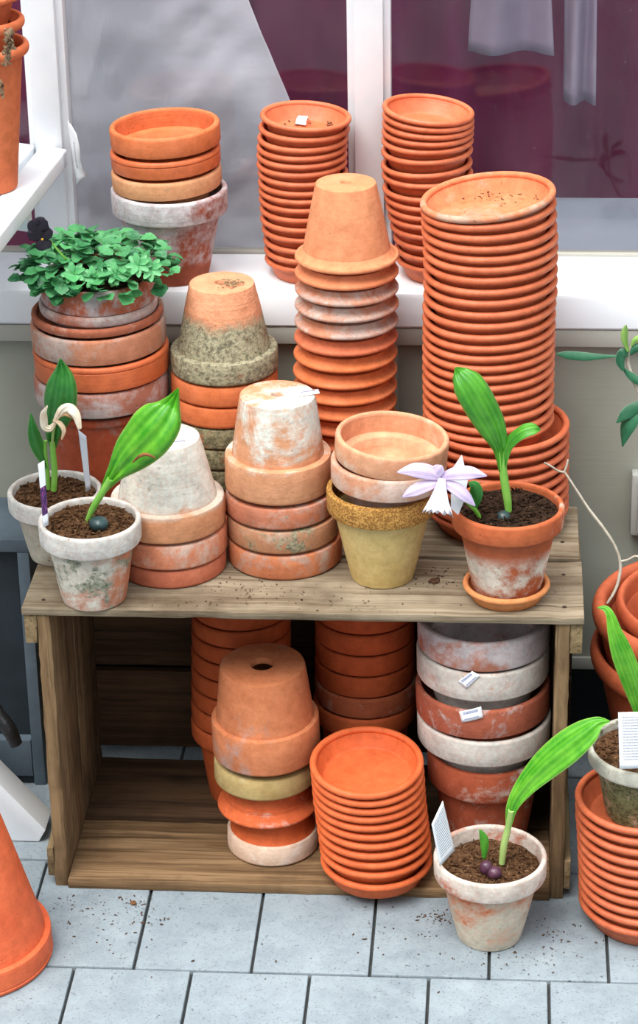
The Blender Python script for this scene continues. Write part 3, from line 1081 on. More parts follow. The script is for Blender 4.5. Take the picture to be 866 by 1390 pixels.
def tpot(px_left, py, R, H, Rb, z_rim, mat, label, ch, tw=.013, step=.012, X=None, style='bead'):
    return make_pot((X, YT, z_rim-H), R, H, ch, mat, label, 'large pots beside the crate', Rb=Rb, tw=tw, step=step, style=style, hole=.01)


pT = P(966, 818, YT)
RT = (966-804.7)*mpp(pT)
print('T', pT, RT)
XT = pT.x
zT1 = pT.z
pT2 = P(804, 871, YT)
zT2 = pT2.z
tpot(0, 0, RT*1.0, .17, .093, zT1, TM, 'large shiny clay pot with thick rolled rim, upper of two by crate', .026, X=XT, tw=.017, step=.008)
tpot(0, 0, RT*1.005, zT2-.0003, .078, zT2, TM, 'large clay pot on the paving holding another just like it', .024, X=XT, tw=.012, step=.010)
zin = zT1+.001
make_pot((XT+.004, YT, zin-.135), RT-.0225, .14, .022, TM, 'wide clay pot sunk inside the large rolled rim pot', 'large pots beside the crate', Rb=.062, tw=.010, step=.006, style='bead', hole=.01)
smp = make_pot((XT-.018, YT-.0, zin-.097), .060, .092, .014, ORANGE, 'small orange clay pot sitting inside the wide pots by the wall', None, Rb=.040, tw=.007, step=.005, style='bead')

# V: large upside-down pot at bottom left
VM = terra('#dc6a41', '#d35f38', rough=.62, dots=.6, spec=.35)
pv = G(-36, 1330, 0)
make_pot((-.060, -.130, .0005), .0925, .182, .03, VM, 'large orange clay pot upside down at the bottom left', None, Rb=.045, inv=True, step=.007, tw=.009, style='lined', hole=.012)

# ------------------------------------------------------------------ planted pots
s = NT('potting_soil'); v = s.vec()
col = s.mix(s.ramp(s.noise(v, 160, 6, .7), .35, .68), lin('#3a2517'), lin('#7d5a3e'))
col = s.mix(s.ramp(s.noise(v, 420, 3, .6), .60, .66, 0, .8), col, lin('#a98463'))
s.bsdf(col, .95, s.bump(s.noise(v, 300, 6, .75), 1.0, .003), spec=.1)
soil_m = s.m
s = NT('potting_soil_dark'); v = s.vec()
col = s.mix(s.ramp(s.noise(v, 160, 6, .7), .35, .7), lin('#1f1510'), lin('#4d382a'))
col = s.mix(s.ramp(s.noise(v, 420, 3, .6), .64, .68, 0, .7), col, lin('#8f6f50'))
s.bsdf(col, .95, s.bump(s.noise(v, 300, 6, .75), 1.0, .003), spec=.1)
soil_dm = s.m


def leaf_mat(name, c1, c2, edge=None, rough=.38, veins=6):
    s = NT(name)
    uv = s.n('ShaderNodeUVMap')
    sp = s.n('ShaderNodeSeparateXYZ'); s.l(uv.outputs[0], sp.inputs[0])
    v = s.vec()
    st = s.math('SINE', s.math('MULTIPLY', sp.outputs[0], veins*2*PI))
    n = s.noise(v, 40, 5, .6)
    col = s.mix(s.ramp(s.math('ADD', s.math('MULTIPLY', st, .07), n), .32, .68), lin(c1), lin(c2))
    if edge:
        e = s.math('ABSOLUTE', s.math('SUBTRACT', sp.outputs[0], .5))
        col = s.mix(s.ramp(e, .455, .49, 0, .7), col, lin(edge))
    p = s.bsdf(col, rough, s.bump(st, .10, .0006), spec=.5)
    p.inputs['Subsurface Weight'].default_value = 0
    tl = s.n('ShaderNodeBsdfTranslucent'); s.l(col, tl.inputs[0])
    mx = s.n('ShaderNodeMixShader'); mx.inputs[0].default_value = .28
    s.l(p.outputs[0], mx.inputs[1]); s.l(tl.outputs[0], mx.inputs[2]); s.l(mx.outputs[0], s.out.inputs[0])
    return s.m


LEAF = leaf_mat('fresh_leaf', '#3f8f2a', '#67b83a', '#a9d86a')
LEAF_B = leaf_mat('bright_leaf', '#3c9a1c', '#7cc93a', '#b8e070')
LEAF_D = leaf_mat('deep_leaf', '#2c7a35', '#4c9a45', '#8fc46a')
STEM = plain('green_stem', '#6fae3c', '#8fc45a', 30, .4, .1, .4)
STEM_P = plain('pale_stem', '#8fb45e', '#b5c97c', 30, .45, .1, .4)
CAMV = Vector((-CF).tolist())


def soil_part(parent, R, z, mat, seed=0, mound=.003):
    bm = bmesh.new()
    nr, ns = 16, 48
    c = bm.verts.new((0, 0, z+mound))
    prev = None
    for i in range(1, nr+1):
        r = R*i/nr
        ring = []
        for k in range(ns):
            a = 2*PI*k/ns
            q = Vector((r*math.cos(a), r*math.sin(a), seed))
            h = mound*(1-(i/nr)**2)+.0022*noise.noise(q*70)+.0022*noise.noise(q*190)
            if i == nr: h -= .001
            ring.append(bm.verts.new((q.x, q.y, z+h)))
        for k in range(ns):
            j = (k+1) % ns
            if prev is None: bm.faces.new((c, ring[k], ring[j]))
            else: bm.faces.new((prev[k], ring[k], ring[j], prev[j]))
        prev = ring
    low = [bm.verts.new((v.co.x*.97, v.co.y*.97, z-.012)) for v in prev]
    for k in range(ns):
        j = (k+1) % ns
        bm.faces.new((prev[k], low[k], low[j], prev[j]))
    bm.faces.new(low[::-1])
    rr = random.Random(seed*10+3)
    for _ in range(340):   # bark crumbs
        a = rr.uniform(0, 2*PI); r = R*.93*math.sqrt(rr.random())
        s_ = rr.uniform(.0007, .0023)
        base = Vector((r*math.cos(a), r*math.sin(a), z+mound*(1-(r/R)**2)+rr.uniform(0, .002)))
        Mx = Matrix.Translation(base) @ Matrix.Rotation(rr.uniform(0, 6), 4, (rr.random(), rr.random(), rr.random()+.1)) @ Matrix.Diagonal((s_*rr.choice((1, 1.3, 3.5)), s_, s_*.8, 1))
        bmesh.ops.create_icosphere(bm, subdivisions=1, radius=1, matrix=Mx)
    return link('soil', finish(bm, 'soil', True, 50), mat, parent)


def planted(loc, R, H, ch, Rb, mat, label, cat='potted plant', name='potted_orchid', rimmat=None, soilm=None, soil_z=None, tilt=(0, 0), hole=.006, step=.0085, tw=.006, group=None):
    t = empty(name, loc, label=label, cat=cat, group=group)
    b, r = pot_meshes(R, H, ch, Rb, tw, step, 'collar', False, hole, .002)
    sd = rnd.random()
    pt = link('pot', dup_mesh(b, mat), mat, t, seed=sd)
    pt.rotation_euler = (math.radians(tilt[0]), math.radians(tilt[1]), 0)
    rm_ = link('rim', dup_mesh(r, rimmat or mat), rimmat or mat, pt, seed=sd)
    sz = soil_z if soil_z is not None else H-.010
    so = soil_part(t, R-tw-.0012, sz, soilm or soil_m, seed=len(bpy.data.objects) % 17)
    return t, sz


def add_leaf(parent, pts, wid, mat=LEAF, label=None, **kw):
    nrm = kw.pop('nrm', CAMV+Vector((0, 0, .3)))
    me = leaf_mesh(pts, wid, nrm, **kw)
    o = link('leaf', me, mat, parent, True)
    add_solid(o, .0006)
    if label: o['label'] = label
    return o


def ell(name, center, rx, ry, rz, mat, parent, rot=(0, 0, 0), sub=3, noise_amp=0):
    bm = bmesh.new()
    bmesh.ops.create_icosphere(bm, subdivisions=sub, radius=1)
    for v in bm.verts:
        k = 1+noise_amp*noise.noise(v.co*3)
        v.co = Vector((v.co.x*rx*k, v.co.y*ry*k, v.co.z*rz*k))
    from mathutils import Euler
    bm.transform(Matrix.Translation(center) @ Euler(rot).to_matrix().to_4x4())
    return link(name, finish(bm, name, True, 60), mat, parent, True)


def ppm(px, Y, py=700): return px*mpp(P(433, py, Y))


BULB = plain('dark_bulb', '#2f4a4c', '#1f2f30', 60, .35, .15, .5)
BULB_P = plain('purple_bulb', '#5a3346', '#3d2535', 60, .35, .15, .5)

# L: right-hand orchid on its saucer
sauc_c = G(687, 832, Z_TOP)
RLs = 59*mpp(P(687, 815, .05))
YLs = sauc_c.y+RLs*.80
XLs = P(687, 815, YLs).x
sl = make_saucer((XLs, YLs, Z_TOP+.0003), RLs, .0190, RLs*.80, terra('#e0955f', '#d98a54', rough=.7, dots=.2), 'small pale orange saucer under the flowering orchid pot')
zpl = Z_TOP+.0003+.0042
RL = 76.6*mpp(P(689, 700, YLs))
zrim = P(689, 718, YLs-RL).z
HL = zrim-zpl
chL = zrim-P(689, 745, YLs-RL).z
XL = P(689.5, 690, YLs).x
LM = terra('#b9603c', '#a9552f', white=.56, wcol='#e0d6c6', moss=.25, mcol='#a08550', wband=(.080, .066), rough=.7, spec=.35)
LRM = terra('#c4693f', '#b65c37', white=.28, wcol='#dcc7b4', rough=.7)
tL, szL = planted((XL, YLs, zpl), RL, HL, chL, 45*mpp(P(690, 800, YLs)), LM, 'flowering lilac orchid in rusty clay pot standing on a small saucer', rimmat=LRM, soilm=soil_dm, soil_z=HL-.007)
YLp = YLs-.012
zt_ = zpl+szL


def S(px, py, Y): return P(px, py, Y)


base = S(690, 692, YLp)
link('stem', tube([S(691, 702, YLp), S(689, 680, YLp), S(685, 655, YLp), S(682, 630, YLp), S(680, 612, YLp)], [.0032, .0044, .0046, .0042, .004], 'stem'), STEM, tL, True)
add_leaf(tL, [S(681, 640, YLp-.003), S(680, 610, YLp-.004), S(670, 580, YLp-.008), S(653, 548, YLp-.012), S(636, 520, YLp-.01), S(624, 505, YLp-.003), S(618, 499, YLp+.002)],
         [.003, .0085, .0155, .0180, .0165, .0095, .0006], LEAF, pleat=.0014, npl=3, cup=.30)
add_leaf(tL, [S(682, 640, YLp-.002), S(686, 612, YLp-.003), S(694, 596, YLp-.006), S(710, 584, YLp-.010), S(726, 580, YLp-.008), S(734, 583, YLp-.004)],
         [.003, .006, .0085, .0090, .0075, .0008], LEAF, nrm=Vector((-.2, -.6, 1)), pleat=.0008, npl=2, cup=.35)
ell('bulb', S(683, 704, YLp-.008), .0085, .0085, .009, BULB, tL, noise_amp=.1)
link('flower_stem', tube([S(655, 712, YLp-.012), S(648, 697, YLp-.014), S(636, 683, YLp-.02), S(618, 668, YLp-.028), S(602, 655, YLp-.034)], [.0022, .0024, .0023, .0019, .0016], 'flower_stem'), STEM, tL, True)
add_leaf(tL, [S(648, 690, YLp-.012), S(640, 675, YLp-.02), S(628, 668, YLp-.026), S(612, 669, YLp-.03)], [.002, .007, .008, .0008], LEAF_D, nrm=Vector((0, -.5, 1)), pleat=.0004, npl=2)
add_leaf(tL, [S(646, 688, YLp-.010), S(648, 672, YLp-.012), S(644, 660, YLp-.014), S(636, 655, YLp-.016)], [.002, .006, .006, .0006], LEAF_D, nrm=Vector((0, -.8, .6)), pleat=.0004, npl=2)
# flower
petal_m = leaf_mat('lilac_petal', '#d9c2ec', '#ecdff5', None, .5, 7)
white_p = leaf_mat('white_petal', '#f3f2f6', '#e9e6f0', None, .5, 6)
FY = YLp-.037
fc = S(597, 650, FY)
fl = empty('flower', (0, 0, 0)); fl.parent = tL
fl.location = fc-Vector(tL.location)


def petal(pts, wid, mat, nrm=None, cup=.25):
    me = leaf_mesh(pts, wid, nrm or CAMV, name='petal', pleat=.0003, npl=2, cup=cup, steps=6)
    o = link('petal', me, mat, fl, True)
    add_solid(o, .0005)
    return o


petal([S(600, 650, FY), S(585, 642, FY-.004), S(562, 638, FY-.006), S(539, 641, FY-.002)], [.003, .0078, .0075, .0006], petal_m)
petal([S(598, 648, FY), S(618, 643, FY-.004), S(640, 642, FY-.005), S(661, 646, FY)], [.003, .0072, .0068, .0006], petal_m)
petal([S(598, 655, FY-.001), S(578, 660, FY-.007), S(560, 667, FY-.007), S(546, 675, FY-.004)], [.003, .0062, .006, .0006], petal_m)
petal([S(600, 655, FY-.001), S(617, 662, FY-.006), S(632, 674, FY-.007), S(645, 687, FY-.004)], [.003, .0066, .006, .0006], petal_m)
petal([S(590, 645, FY-.001), S(596, 637, FY-.003), S(600, 632, FY-.003)], [.006, .0065, .001], petal_m)
# frilled lip: open trumpet
bm = bmesh.new()
A0, A1 = S(600, 650, FY-.004), S(594, 695, FY-.020)
ax = (A1-A0).normalized(); sx = ax.cross(CAMV).normalized(); sy = sx.cross(ax)
rings = []
for i in range(9):
    u = i/8
    r = .0036+.0108*u**1.3
    ring = []
    for k in range(36):
        a = 2*PI*k/36
        fr_ = (.0011*math.sin(a*11)+.0006*math.sin(a*17+1))*max(0, u-.6)/.4*1.6
        ring.append(bm.verts.new(A0.lerp(A1, u)+sx*math.cos(a)*(r+fr_)+sy*math.sin(a)*(r*.62+fr_)+ax*(fr_*1.4)))
    rings.append(ring)
for a_, b_ in zip(rings, rings[1:]):
    for k in range(36):
        j = (k+1) % 36
        bm.faces.new((a_[k], a_[j], b_[j], b_[k]))
s = NT('lip_petal'); v = s.vec()
col = s.mix(s.ramp(s.noise(v, 150, 4, .6), .5, .7, 0, .35), lin('#f6f2f6'), lin('#dcb6cf'))
s.bsdf(col, .5, spec=.3)
o = link('lip', finish(bm, 'lip', True, 80), s.m, fl, True); add_solid(o, .0005)

# L1: front left
R1 = 69.5*mpp(P(117, 740, .03))
Y1 = G(126, 832.5, Z_TOP).y+.0365
X1 = P(117.5, 720, Y1).x
zr1 = P(117, 734, Y1-R1).z
H1 = zr1-Z_TOP-.0003
ch1 = zr1-P(117, 763, Y1-R1).z
L1M = terra('#cf8a6c', '#c07a5c', white=.62, wcol='#dcdacb', moss=.40, mcol='#9da08a', rough=.9, bump=.4)
L1R = terra('#c98a70', '#bb7c62', white=.84, wcol='#dfddd6', rough=.9, bump=.35)
t1, sz1 = planted((X1+.004, Y1, Z_TOP+.0003), R1, H1, ch1, 44*mpp(P(126, 820, Y1)), L1M, 'broad-leaved plant in chalky white clay pot at the crate corner', rimmat=L1R, soil_z=H1-.006)
Yp = Y1-.006
link('stem', tube([S(117, 712, Yp), S(126, 690, Yp-.003), S(138, 670, Yp-.006), S(150, 650, Yp-.009)], [.0028, .0036, .0038, .0040], 'stem'), STEM, t1, True)
add_leaf(t1, [S(138, 668, Yp-.006), S(152, 645, Yp-.01), S(172, 618, Yp-.018), S(198, 590, Yp-.024), S(220, 565, Yp-.02), S(233, 545, Yp-.01), S(242, 527, Yp+.0)],
         [.0035, .0095, .0215, .0270, .0225, .0095, .0006], LEAF_B, pleat=.0020, npl=3, cup=.22)
ell('bulb', S(134, 711, Yp-.012), .0105, .0105, .008, BULB, t1, noise_amp=.1)
brown = plain('dried_brown', '#8a5a30', '#5d3a20', 60, .7)
link('dry_sheath', tube([S(180, 628, Yp-.030), S(190, 619, Yp-.034), S(200, 617, Yp-.036), S(211, 622, Yp-.036)], [.0008, .0018, .0018, .0008], 'dry_sheath'), brown, t1, True)

# L2: behind it
R2 = 64.5*mpp(P(75, 670, .13))
Y2 = G(88, 776, Z_TOP).y+.041
X2 = P(75.5, 665, Y2).x
zr2 = P(75, 692, Y2-R2).z
H2 = zr2-Z_TOP-.0003
L2M = terra('#b98a6c', '#a87a5e', white=.62, wcol='#bdb8a8', moss=.3, mcol='#8f876c', rough=.9, bump=.4)
t2, sz2 = planted((X2-.001, Y2, Z_TOP+.0003), R2, H2, .022, .032, L2M, 'pale stained clay pot holding a faded flower on the left corner', rimmat=L1R, soil_z=H2-.007, tilt=(0, 0))
Yq = Y2-.012
link('stem', tube([S(73, 666, Yq), S(74, 640, Yq), S(72, 615, Yq-.002), S(71, 600, Yq-.003)], [.0032, .0036, .0034, .003], 'stem'), STEM, t2, True)
link('stem', tube([S(66, 664, Yq+.006), S(64, 640, Yq+.006), S(61, 615, Yq+.005), S(62, 598, Yq+.004)], [.0024, .0028, .0026, .002], 'stem'), STEM, t2, True)
add_leaf(t2, [S(72, 610, Yq-.002), S(72, 585, Yq-.004), S(78, 556, Yq-.009), S(82, 530, Yq-.010), S(84, 508, Yq-.006), S(82, 487, Yq+.002)],
         [.003, .011, .0180, .0175, .0115, .0006], LEAF_D, pleat=.0018, npl=3, cup=.3)
add_leaf(t2, [S(64, 636, Yq+.004), S(57, 618, Yq), S(50, 600, Yq-.004), S(45, 582, Yq-.004), S(42, 561, Yq)], [.002, .0065, .0085, .006, .0006], LEAF_D, nrm=Vector((.6, -.8, .3)), pleat=.0008, npl=2, cup=.4)
wm = plain('withered_petal', '#efe3cf', '#d9bd98', 60, .7)
wb = plain('withered_brown', '#b98a58', '#e6d4b8', 40, .7)
wf = empty('withered_flower', (0, 0, 0)); wf.parent = t2
wf.location = S(80, 565, Yq-.02)-Vector(t2.location)
for pts, wd, m_ in (([(74, 572), (84, 556), (96, 552), (106, 562), (110, 582)], [.002, .0055, .0075, .0065, .0035], wm),
                    ([(76, 572), (68, 582), (60, 578), (58, 562), (64, 551)], [.0015, .0035, .0045, .004, .001], wm),
                    ([(72, 570), (82, 574), (88, 584), (84, 597)], [.0015, .003, .003, .0008], wb),
                    ([(78, 566), (88, 560), (98, 564), (104, 572)], [.0015, .0035, .003, .001], wb)):
    me = leaf_mesh([S(x, y, Yq-.022-.002*i) for i, (x, y) in enumerate(pts)], wd, CAMV+Vector((.3, 0, .3)), name='petal', pleat=.0009, npl=3, cup=.5, twist=.9)
    o = link('petal', me, m_, wf, True); add_solid(o, .0005)
link('flower_stalk', tube([S(71, 604, Yq-.004), S(72, 590, Yq-.012), S(75, 574, Yq-.020)], [.0016, .0015, .0014], 'flower_stalk'), STEM_P, wf, True)

# R: front plant on the paving
YR = G(665, 1293.6, 0).y+.0355
RR = 76.8*mpp(P(666, 1180, YR))
XR = P(666, 1165, YR).x
zrR = P(666, 1203, YR-RR).z
chR = zrR-P(666, 1229, YR-RR).z
RM = terra('#cf7a52', '#c06c46', white=.50, wcol='#d6cdb9', moss=.15, mcol='#a58a50', rough=.85, wscale=6)
RRM = terra('#c8775a', '#ba6a4e', white=.60, wcol='#dcd2c6', rough=.85)
tR, szR = planted((XR-.0005, YR, .0005), RR, zrR-.0005, chR, 44*mpp(P(665, 1280, YR)), RM, 'single arching leaf plant in stained clay pot on the paving', rimmat=RRM, soil_z=zrR-.0005-.016)
Yr = YR-.004
link('stem', tube([S(681, 1172, Yr), S(684, 1148, Yr), S(690, 1122, Yr), S(694, 1100, Yr-.002)], [.0034, .0040, .0036, .0036], 'stem'), STEM_P, tR, True)
add_leaf(tR, [S(690, 1122, Yr-.001), S(695, 1094, Yr-.002), S(712, 1066, Yr-.002), S(738, 1038, Yr-.003), S(768, 1013, Yr-.004), S(795, 993, Yr-.003), S(812, 981, Yr), S(828, 979, Yr+.003)],
         [.0035, .0075, .0125, .0175, .0190, .0150, .0075, .0006], LEAF_B, nrm=Vector((-.35, -.75, .7)), pleat=.0013, npl=2, cup=.3)
add_leaf(tR, [S(657, 1166, Yr-.01), S(658, 1150, Yr-.01), S(657, 1138, Yr-.01), S(651, 1126, Yr-.01)], [.002, .0045, .0045, .0005], LEAF, pleat=.0003, npl=1, cup=.6)
ell('bulb', S(660, 1178, Yr-.016), .0072, .0072, .0085, BULB_P, tR, noise_amp=.12)
ell('bulb', S(671, 1185, Yr-.020), .0082, .0078, .0075, BULB_P, tR, noise_amp=.12)

# Spot: planted pot in the top saucer of the paving stack
zsp = sst[0][1]+.0002+.0034
Ysp = YS+.004
RSp = 80*mpp(P(878, 1020, Ysp))
XSp = P(878, 1012, Ysp).x
zrS = P(878, 1053, Ysp-RSp).z
chS = zrS-P(878, 1073, Ysp-RSp).z
tS, szS = planted((XSp, Ysp, zsp), RSp, zrS-zsp, chS, .042, MOSSY, 'upright leaf plant in mossy grey clay pot on the paving saucer stack', rimmat=GREYG, soil_z=zrS-zsp-.008, step=.009)
Yt = Ysp-.005
link('stem', tube([S(878, 1012, Yt), S(874, 990, Yt), S(870, 965, Yt)], [.003, .0034, .0034], 'stem'), STEM, tS, True)
add_leaf(tS, [S(875, 990, Yt), S(868, 955, Yt-.004), S(858, 920, Yt-.008), S(846, 888, Yt-.010), S(835, 858, Yt-.008), S(829, 836, Yt-.004), S(822, 826, Yt), S(811, 825, Yt+.002)],
         [.004, .0095, .0125, .0120, .0080, .0050, .0035, .0006], LEAF_B, pleat=.0012, npl=2, cup=.5)
# second leaf tip lying over the rim is part of the front plant

# ------------------------------------------------------------------ viola
v0x, v0z, v0R = rim_place(134, 78, 431.7, YGs)
zvt = P(134, 398, YGs-v0R).z
Hv = .080
tV, szV = planted((v0x, YGs, zvt-Hv), v0R, Hv, zvt-v0z, .033, G1M, 'black flowered viola in chalky clay pot crowning the left stack', name='potted_viola', soil_z=Hv-.008, soilm=soil_dm, tw=.006, step=.0105)
s = NT('viola_leaf'); v = s.vec()
uvn = s.n('ShaderNodeAttribute', attribute_name='tone')
col = s.mix(uvn.outputs['Fac'], lin('#256b42'), lin('#58ab68'))
col = s.mix(s.ramp(s.noise(v, 260, 4, .6), .45, .7, 0, .3), col, lin('#8fd090'))
p = s.bsdf(col, .42, s.bump(s.noise(v, 300, 3, .6), .3, .001), spec=.45)
tl = s.n('ShaderNodeBsdfTranslucent'); s.l(col, tl.inputs[0])
mx = s.n('ShaderNodeMixShader'); mx.inputs[0].default_value = .2
s.l(p.outputs[0], mx.inputs[1]); s.l(tl.outputs[0], mx.inputs[2]); s.l(mx.outputs[0], s.out.inputs[0])
viola_m = s.m
bm = bmesh.new()
tonelist = []
rr = random.Random(21)
Vc = Vector((v0x, YGs, zvt))


def lobed(bm, M, L, W, nl=4):
    """lobed oval leaf, folded on its midrib"""
    n = 15
    outl = []
    for i in range(n+1):
        t = i/n
        w = W*max(0, math.sin(PI*t**1.55))**.62*(1+.10*math.cos(t*nl*2*PI))
        outl.append((t*L, max(w, .0002)))
    mid = []; le = []; ri = []
    for x, w in outl:
        bend = -.55*(x/L)**2*L*.6
        mid.append(bm.verts.new(M @ Vector((x, 0, bend-.0006))))
        le.append(bm.verts.new(M @ Vector((x, w, bend+w*.22))))
        ri.append(bm.verts.new(M @ Vector((x, -w, bend+w*.22))))
    k0 = len(bm.faces)
    for i in range(n):
        bm.faces.new((mid[i], mid[i+1], le[i+1], le[i]))
        bm.faces.new((mid[i+1], mid[i], ri[i], ri[i+1]))


from mathutils import Euler
nleaf = 0
for q in range(330):
    # dome of leaves, wider than the pot, mostly along x
    a = rr.uniform(0, 2*PI)
    r = math.sqrt(rr.random())
    ex = .083*r*math.cos(a)
    ey = .066*r*math.sin(a)
    top = .040*(1-r**2.2)+.003
    h = rr.uniform(.2, 1)*top+.006
    if r > .8: h = rr.uniform(-.006, .016)
    if ex > .035: h += .006*rr.random()
    p_ = Vc+Vector((ex, ey-.002, h))
    az = math.atan2(ey, ex)+rr.uniform(-1.1, 1.1)
    tilt_ = rr.uniform(-.75, .25)
    L = rr.uniform(.012, .021)
    W = L*rr.uniform(.40, .52)
    M = Matrix.Translation(p_) @ Matrix.Rotation(az, 4, 'Z') @ Matrix.Rotation(tilt_, 4, 'Y') @ Matrix.Rotation(rr.uniform(-.5, .5), 4, 'X')
    k0 = len(bm.faces)
    lobed(bm, M, L, W)
    tonelist.append((k0, len(bm.faces), min(1, max(0, rr.gauss(.45, .28)))))
for px, py in ((188, 360), (205, 366), (128, 378), (158, 372), (100, 372)):   # leaf rosettes
    c = P(px, py, YGs-.055)
    for k in range(9):
        az = k*2.4
        M = Matrix.Translation(c) @ Matrix.Rotation(.9, 4, 'X') @ Matrix.Rotation(az, 4, 'Z') @ Matrix.Rotation(-.3-.05*k, 4, 'Y')
        k0 = len(bm.faces)
        lobed(bm, M, .014, .0035, 2)
        tonelist.append((k0, len(bm.faces), .9))
me = bpy.data.meshes.new('foliage')
bm.to_mesh(me); bm.free()
me.shade_smooth()
at = me.attributes.new('tone', 'FLOAT', 'FACE')
arr = np.zeros(len(me.polygons), dtype=np.float32)
for a, b, t in tonelist: arr[a:b] = t
at.data.foreach_set('value', arr)
link('foliage', me, viola_m, tV, True)
stems = bmesh.new()
# flower of the viola
vm_ = plain('black_petal', '#1a1220', '#0c0910', 60, .45, .2, .4)
ym_ = plain('yellow_eye', '#e0b030', '#d09a20', 60, .5)
FV = YGs-.05
link('flower_stem', tube([P(101, 362, YGs-.04), P(86, 348, FV), P(74, 334, FV-.004), P(68, 327, FV-.004), P(62, 326, FV-.006)], [.0012, .0012, .0011, .001, .001], 'flower_stem'), STEM, tV, True)
vf = empty('flower', (0, 0, 0)); vf.parent = tV
vf.location = P(58, 323, FV-.008)-Vector(tV.location)
for pts, wd in (([(57, 322), (54, 313), (57, 304), (62, 298)], [.002, .0085, .0095, .003]),
                ([(57, 322), (50, 314), (47, 306), (48, 300)], [.002, .007, .008, .003]),
                ([(56, 323), (49, 320), (43, 317), (37, 315)], [.002, .006, .0065, .002]),
                ([(56, 324), (61, 320), (66, 316), (70, 312)], [.002, .005, .0055, .002]),
                ([(57, 322), (58, 328), (60, 334), (62, 339)], [.003, .008, .009, .004])):
    me = leaf_mesh([P(x, y, FV-.009-.0012*i) for i, (x, y) in enumerate(pts)], wd, CAMV, name='petal', pleat=.0003, npl=1, cup=.15)
    o = link('petal', me, vm_, vf, True); add_solid(o, .0005)
ell('eye', P(57.5, 325, FV-.0135), .0013, .0008, .0013, ym_, vf, sub=2)

# ------------------------------------------------------------------ plant labels and stickers


def card(name, corners, mat, thick=.0008, parent=None, label=None, cat=None, group=None, bend=0.0, nx=4, ny=10):
    """thin card from four corners (tl, tr, br, bl)"""
    tl, tr, br, bl = [Vector(c) for c in corners]
    nrm = (tr-tl).cross(bl-tl).normalized()
    if nrm.dot(CAMV) < 0: nrm = -nrm
    bm = bmesh.new()
    g = []
    for j in range(ny+1):
        v_ = j/ny
        row = []
        for i in range(nx+1):
            u = i/nx
            p = tl.lerp(tr, u).lerp(bl.lerp(br, u), v_)+nrm*bend*math.sin(PI*v_)
            row.append(bm.verts.new(p))
        g.append(row)
    uvl = bm.loops.layers.uv.new('UVMap')
    for j in range(ny):
        for i in range(nx):
            f = bm.faces.new((g[j][i], g[j][i+1], g[j+1][i+1], g[j+1][i]))
            for lp, (a, b) in zip(f.loops, ((j, i), (j, i+1), (j+1, i+1), (j+1, i))):
                lp[uvl].uv = (b/nx, 1-a/ny)
    o = link(name, finish(bm, name, True, 60), mat, parent, parent is not None)
    add_solid(o, thick)
    if label: tag(o, label=label, cat=cat, group=group)
    return o


def text_mat(name, bg, ink, lines=22, margin=.12, vertical=False, pic=False, amount=.55):
    """card print: small grey lines of illegible text, optionally a purple picture"""
    s = NT(name)
    uv = s.n('ShaderNodeUVMap')
    sp = s.n('ShaderNodeSeparateXYZ'); s.l(uv.outputs[0], sp.inputs[0])
    U, V_ = (sp.outputs[1], sp.outputs[0]) if vertical else (sp.outputs[0], sp.outputs[1])
    li = s.math('GREATER_THAN', s.math('SINE', s.math('MULTIPLY', V_, lines*2*PI)), .2)
    cmb = s.n('ShaderNodeCombineXYZ')
    s.l(s.math('MULTIPLY', U, 70.0), cmb.inputs[0]); s.l(s.math('FLOOR', s.math('MULTIPLY', V_, float(lines))), cmb.inputs[1])
    wd = s.ramp(s.noise(cmb.outputs[0], 1.0, 1, .5), .42, .46)
    mg = s.math('MULTIPLY', s.math('GREATER_THAN', U, margin), s.math('LESS_THAN', U, 1-margin))
    mg2 = s.math('MULTIPLY', s.math('GREATER_THAN', V_, margin), s.math('LESS_THAN', V_, 1-margin*.6))
    f = s.math('MULTIPLY', s.math('MULTIPLY', li, wd), s.math('MULTIPLY', s.math('MULTIPLY', mg, mg2), amount))
    col = s.mix(f, lin(bg), lin(ink))
    if pic:
        inn = s.math('MULTIPLY', s.math('GREATER_THAN', sp.outputs[1], .18), s.math('LESS_THAN', sp.outputs[1], .62))
        n = s.noise(uv.outputs[0], 9, 3, .6)
        pc = s.mix(s.ramp(n, .52, .6), lin('#2b2450'), lin('#b0509a'))
        col = s.mix(inn, col, pc)
    s.bsdf(col, .35, spec=.5)
    return s.m


lab_m = text_mat('plant_label_text', '#e6e9ee', '#4f5d74', 20, amount=.8)
paper_w = plain('white_label', '#f1f2f5', '#e6e8ee', 20, .4)
lab_pic = text_mat('plant_label_picture', '#eceff5', '#8a90a0', 18, pic=True, amount=0)
lab_grey = text_mat('plant_label_back', '#b9bfc9', '#98a0ad', 24, amount=.3)
stick_m = text_mat('price_sticker_ink', '#f4f5f8', '#7d86ab', 1.6, margin=.16, amount=.9)

Yw = YLp-.020
bm = bmesh.new()
vs_ = [bm.verts.new(P(x, y, Yw+(y-700)*-.0001)) for x, y in ((627, 617), (612, 639), (612, 690), (622, 699), (630, 680), (635, 652))]
bm.faces.new(vs_)
o = link('plant_label', finish(bm, 'plant_label', False), paper_w)
add_solid(o, .0008)
tag(o, label='blank white pointed plant label behind the lilac orchid flower', cat='plant label', group='plant labels')
card('plant_label', [P(600, 1088, YR-.028), P(604, 1100, YR-.026), P(616.5, 1155, YR-.028), P(596.5, 1173, YR-.036)], lab_m) if False else None
o = card('plant_label', [P(586, 1119, YR-.041), P(601, 1087, YR-.030), P(617, 1154, YR-.026), P(597, 1176, YR-.037)], lab_m, label='white printed plant label in the front pot on the paving', cat='plant label', group='plant labels')
Ylb = Y1-.010
card('plant_label', [P(51.5, 630, Ylb-.014), P(60, 625, Ylb-.010), P(66, 712, Ylb-.022), P(59, 716, Ylb-.026)], lab_pic, label='narrow plant label with purple flower picture in white corner pot', cat='plant label', group='plant labels')
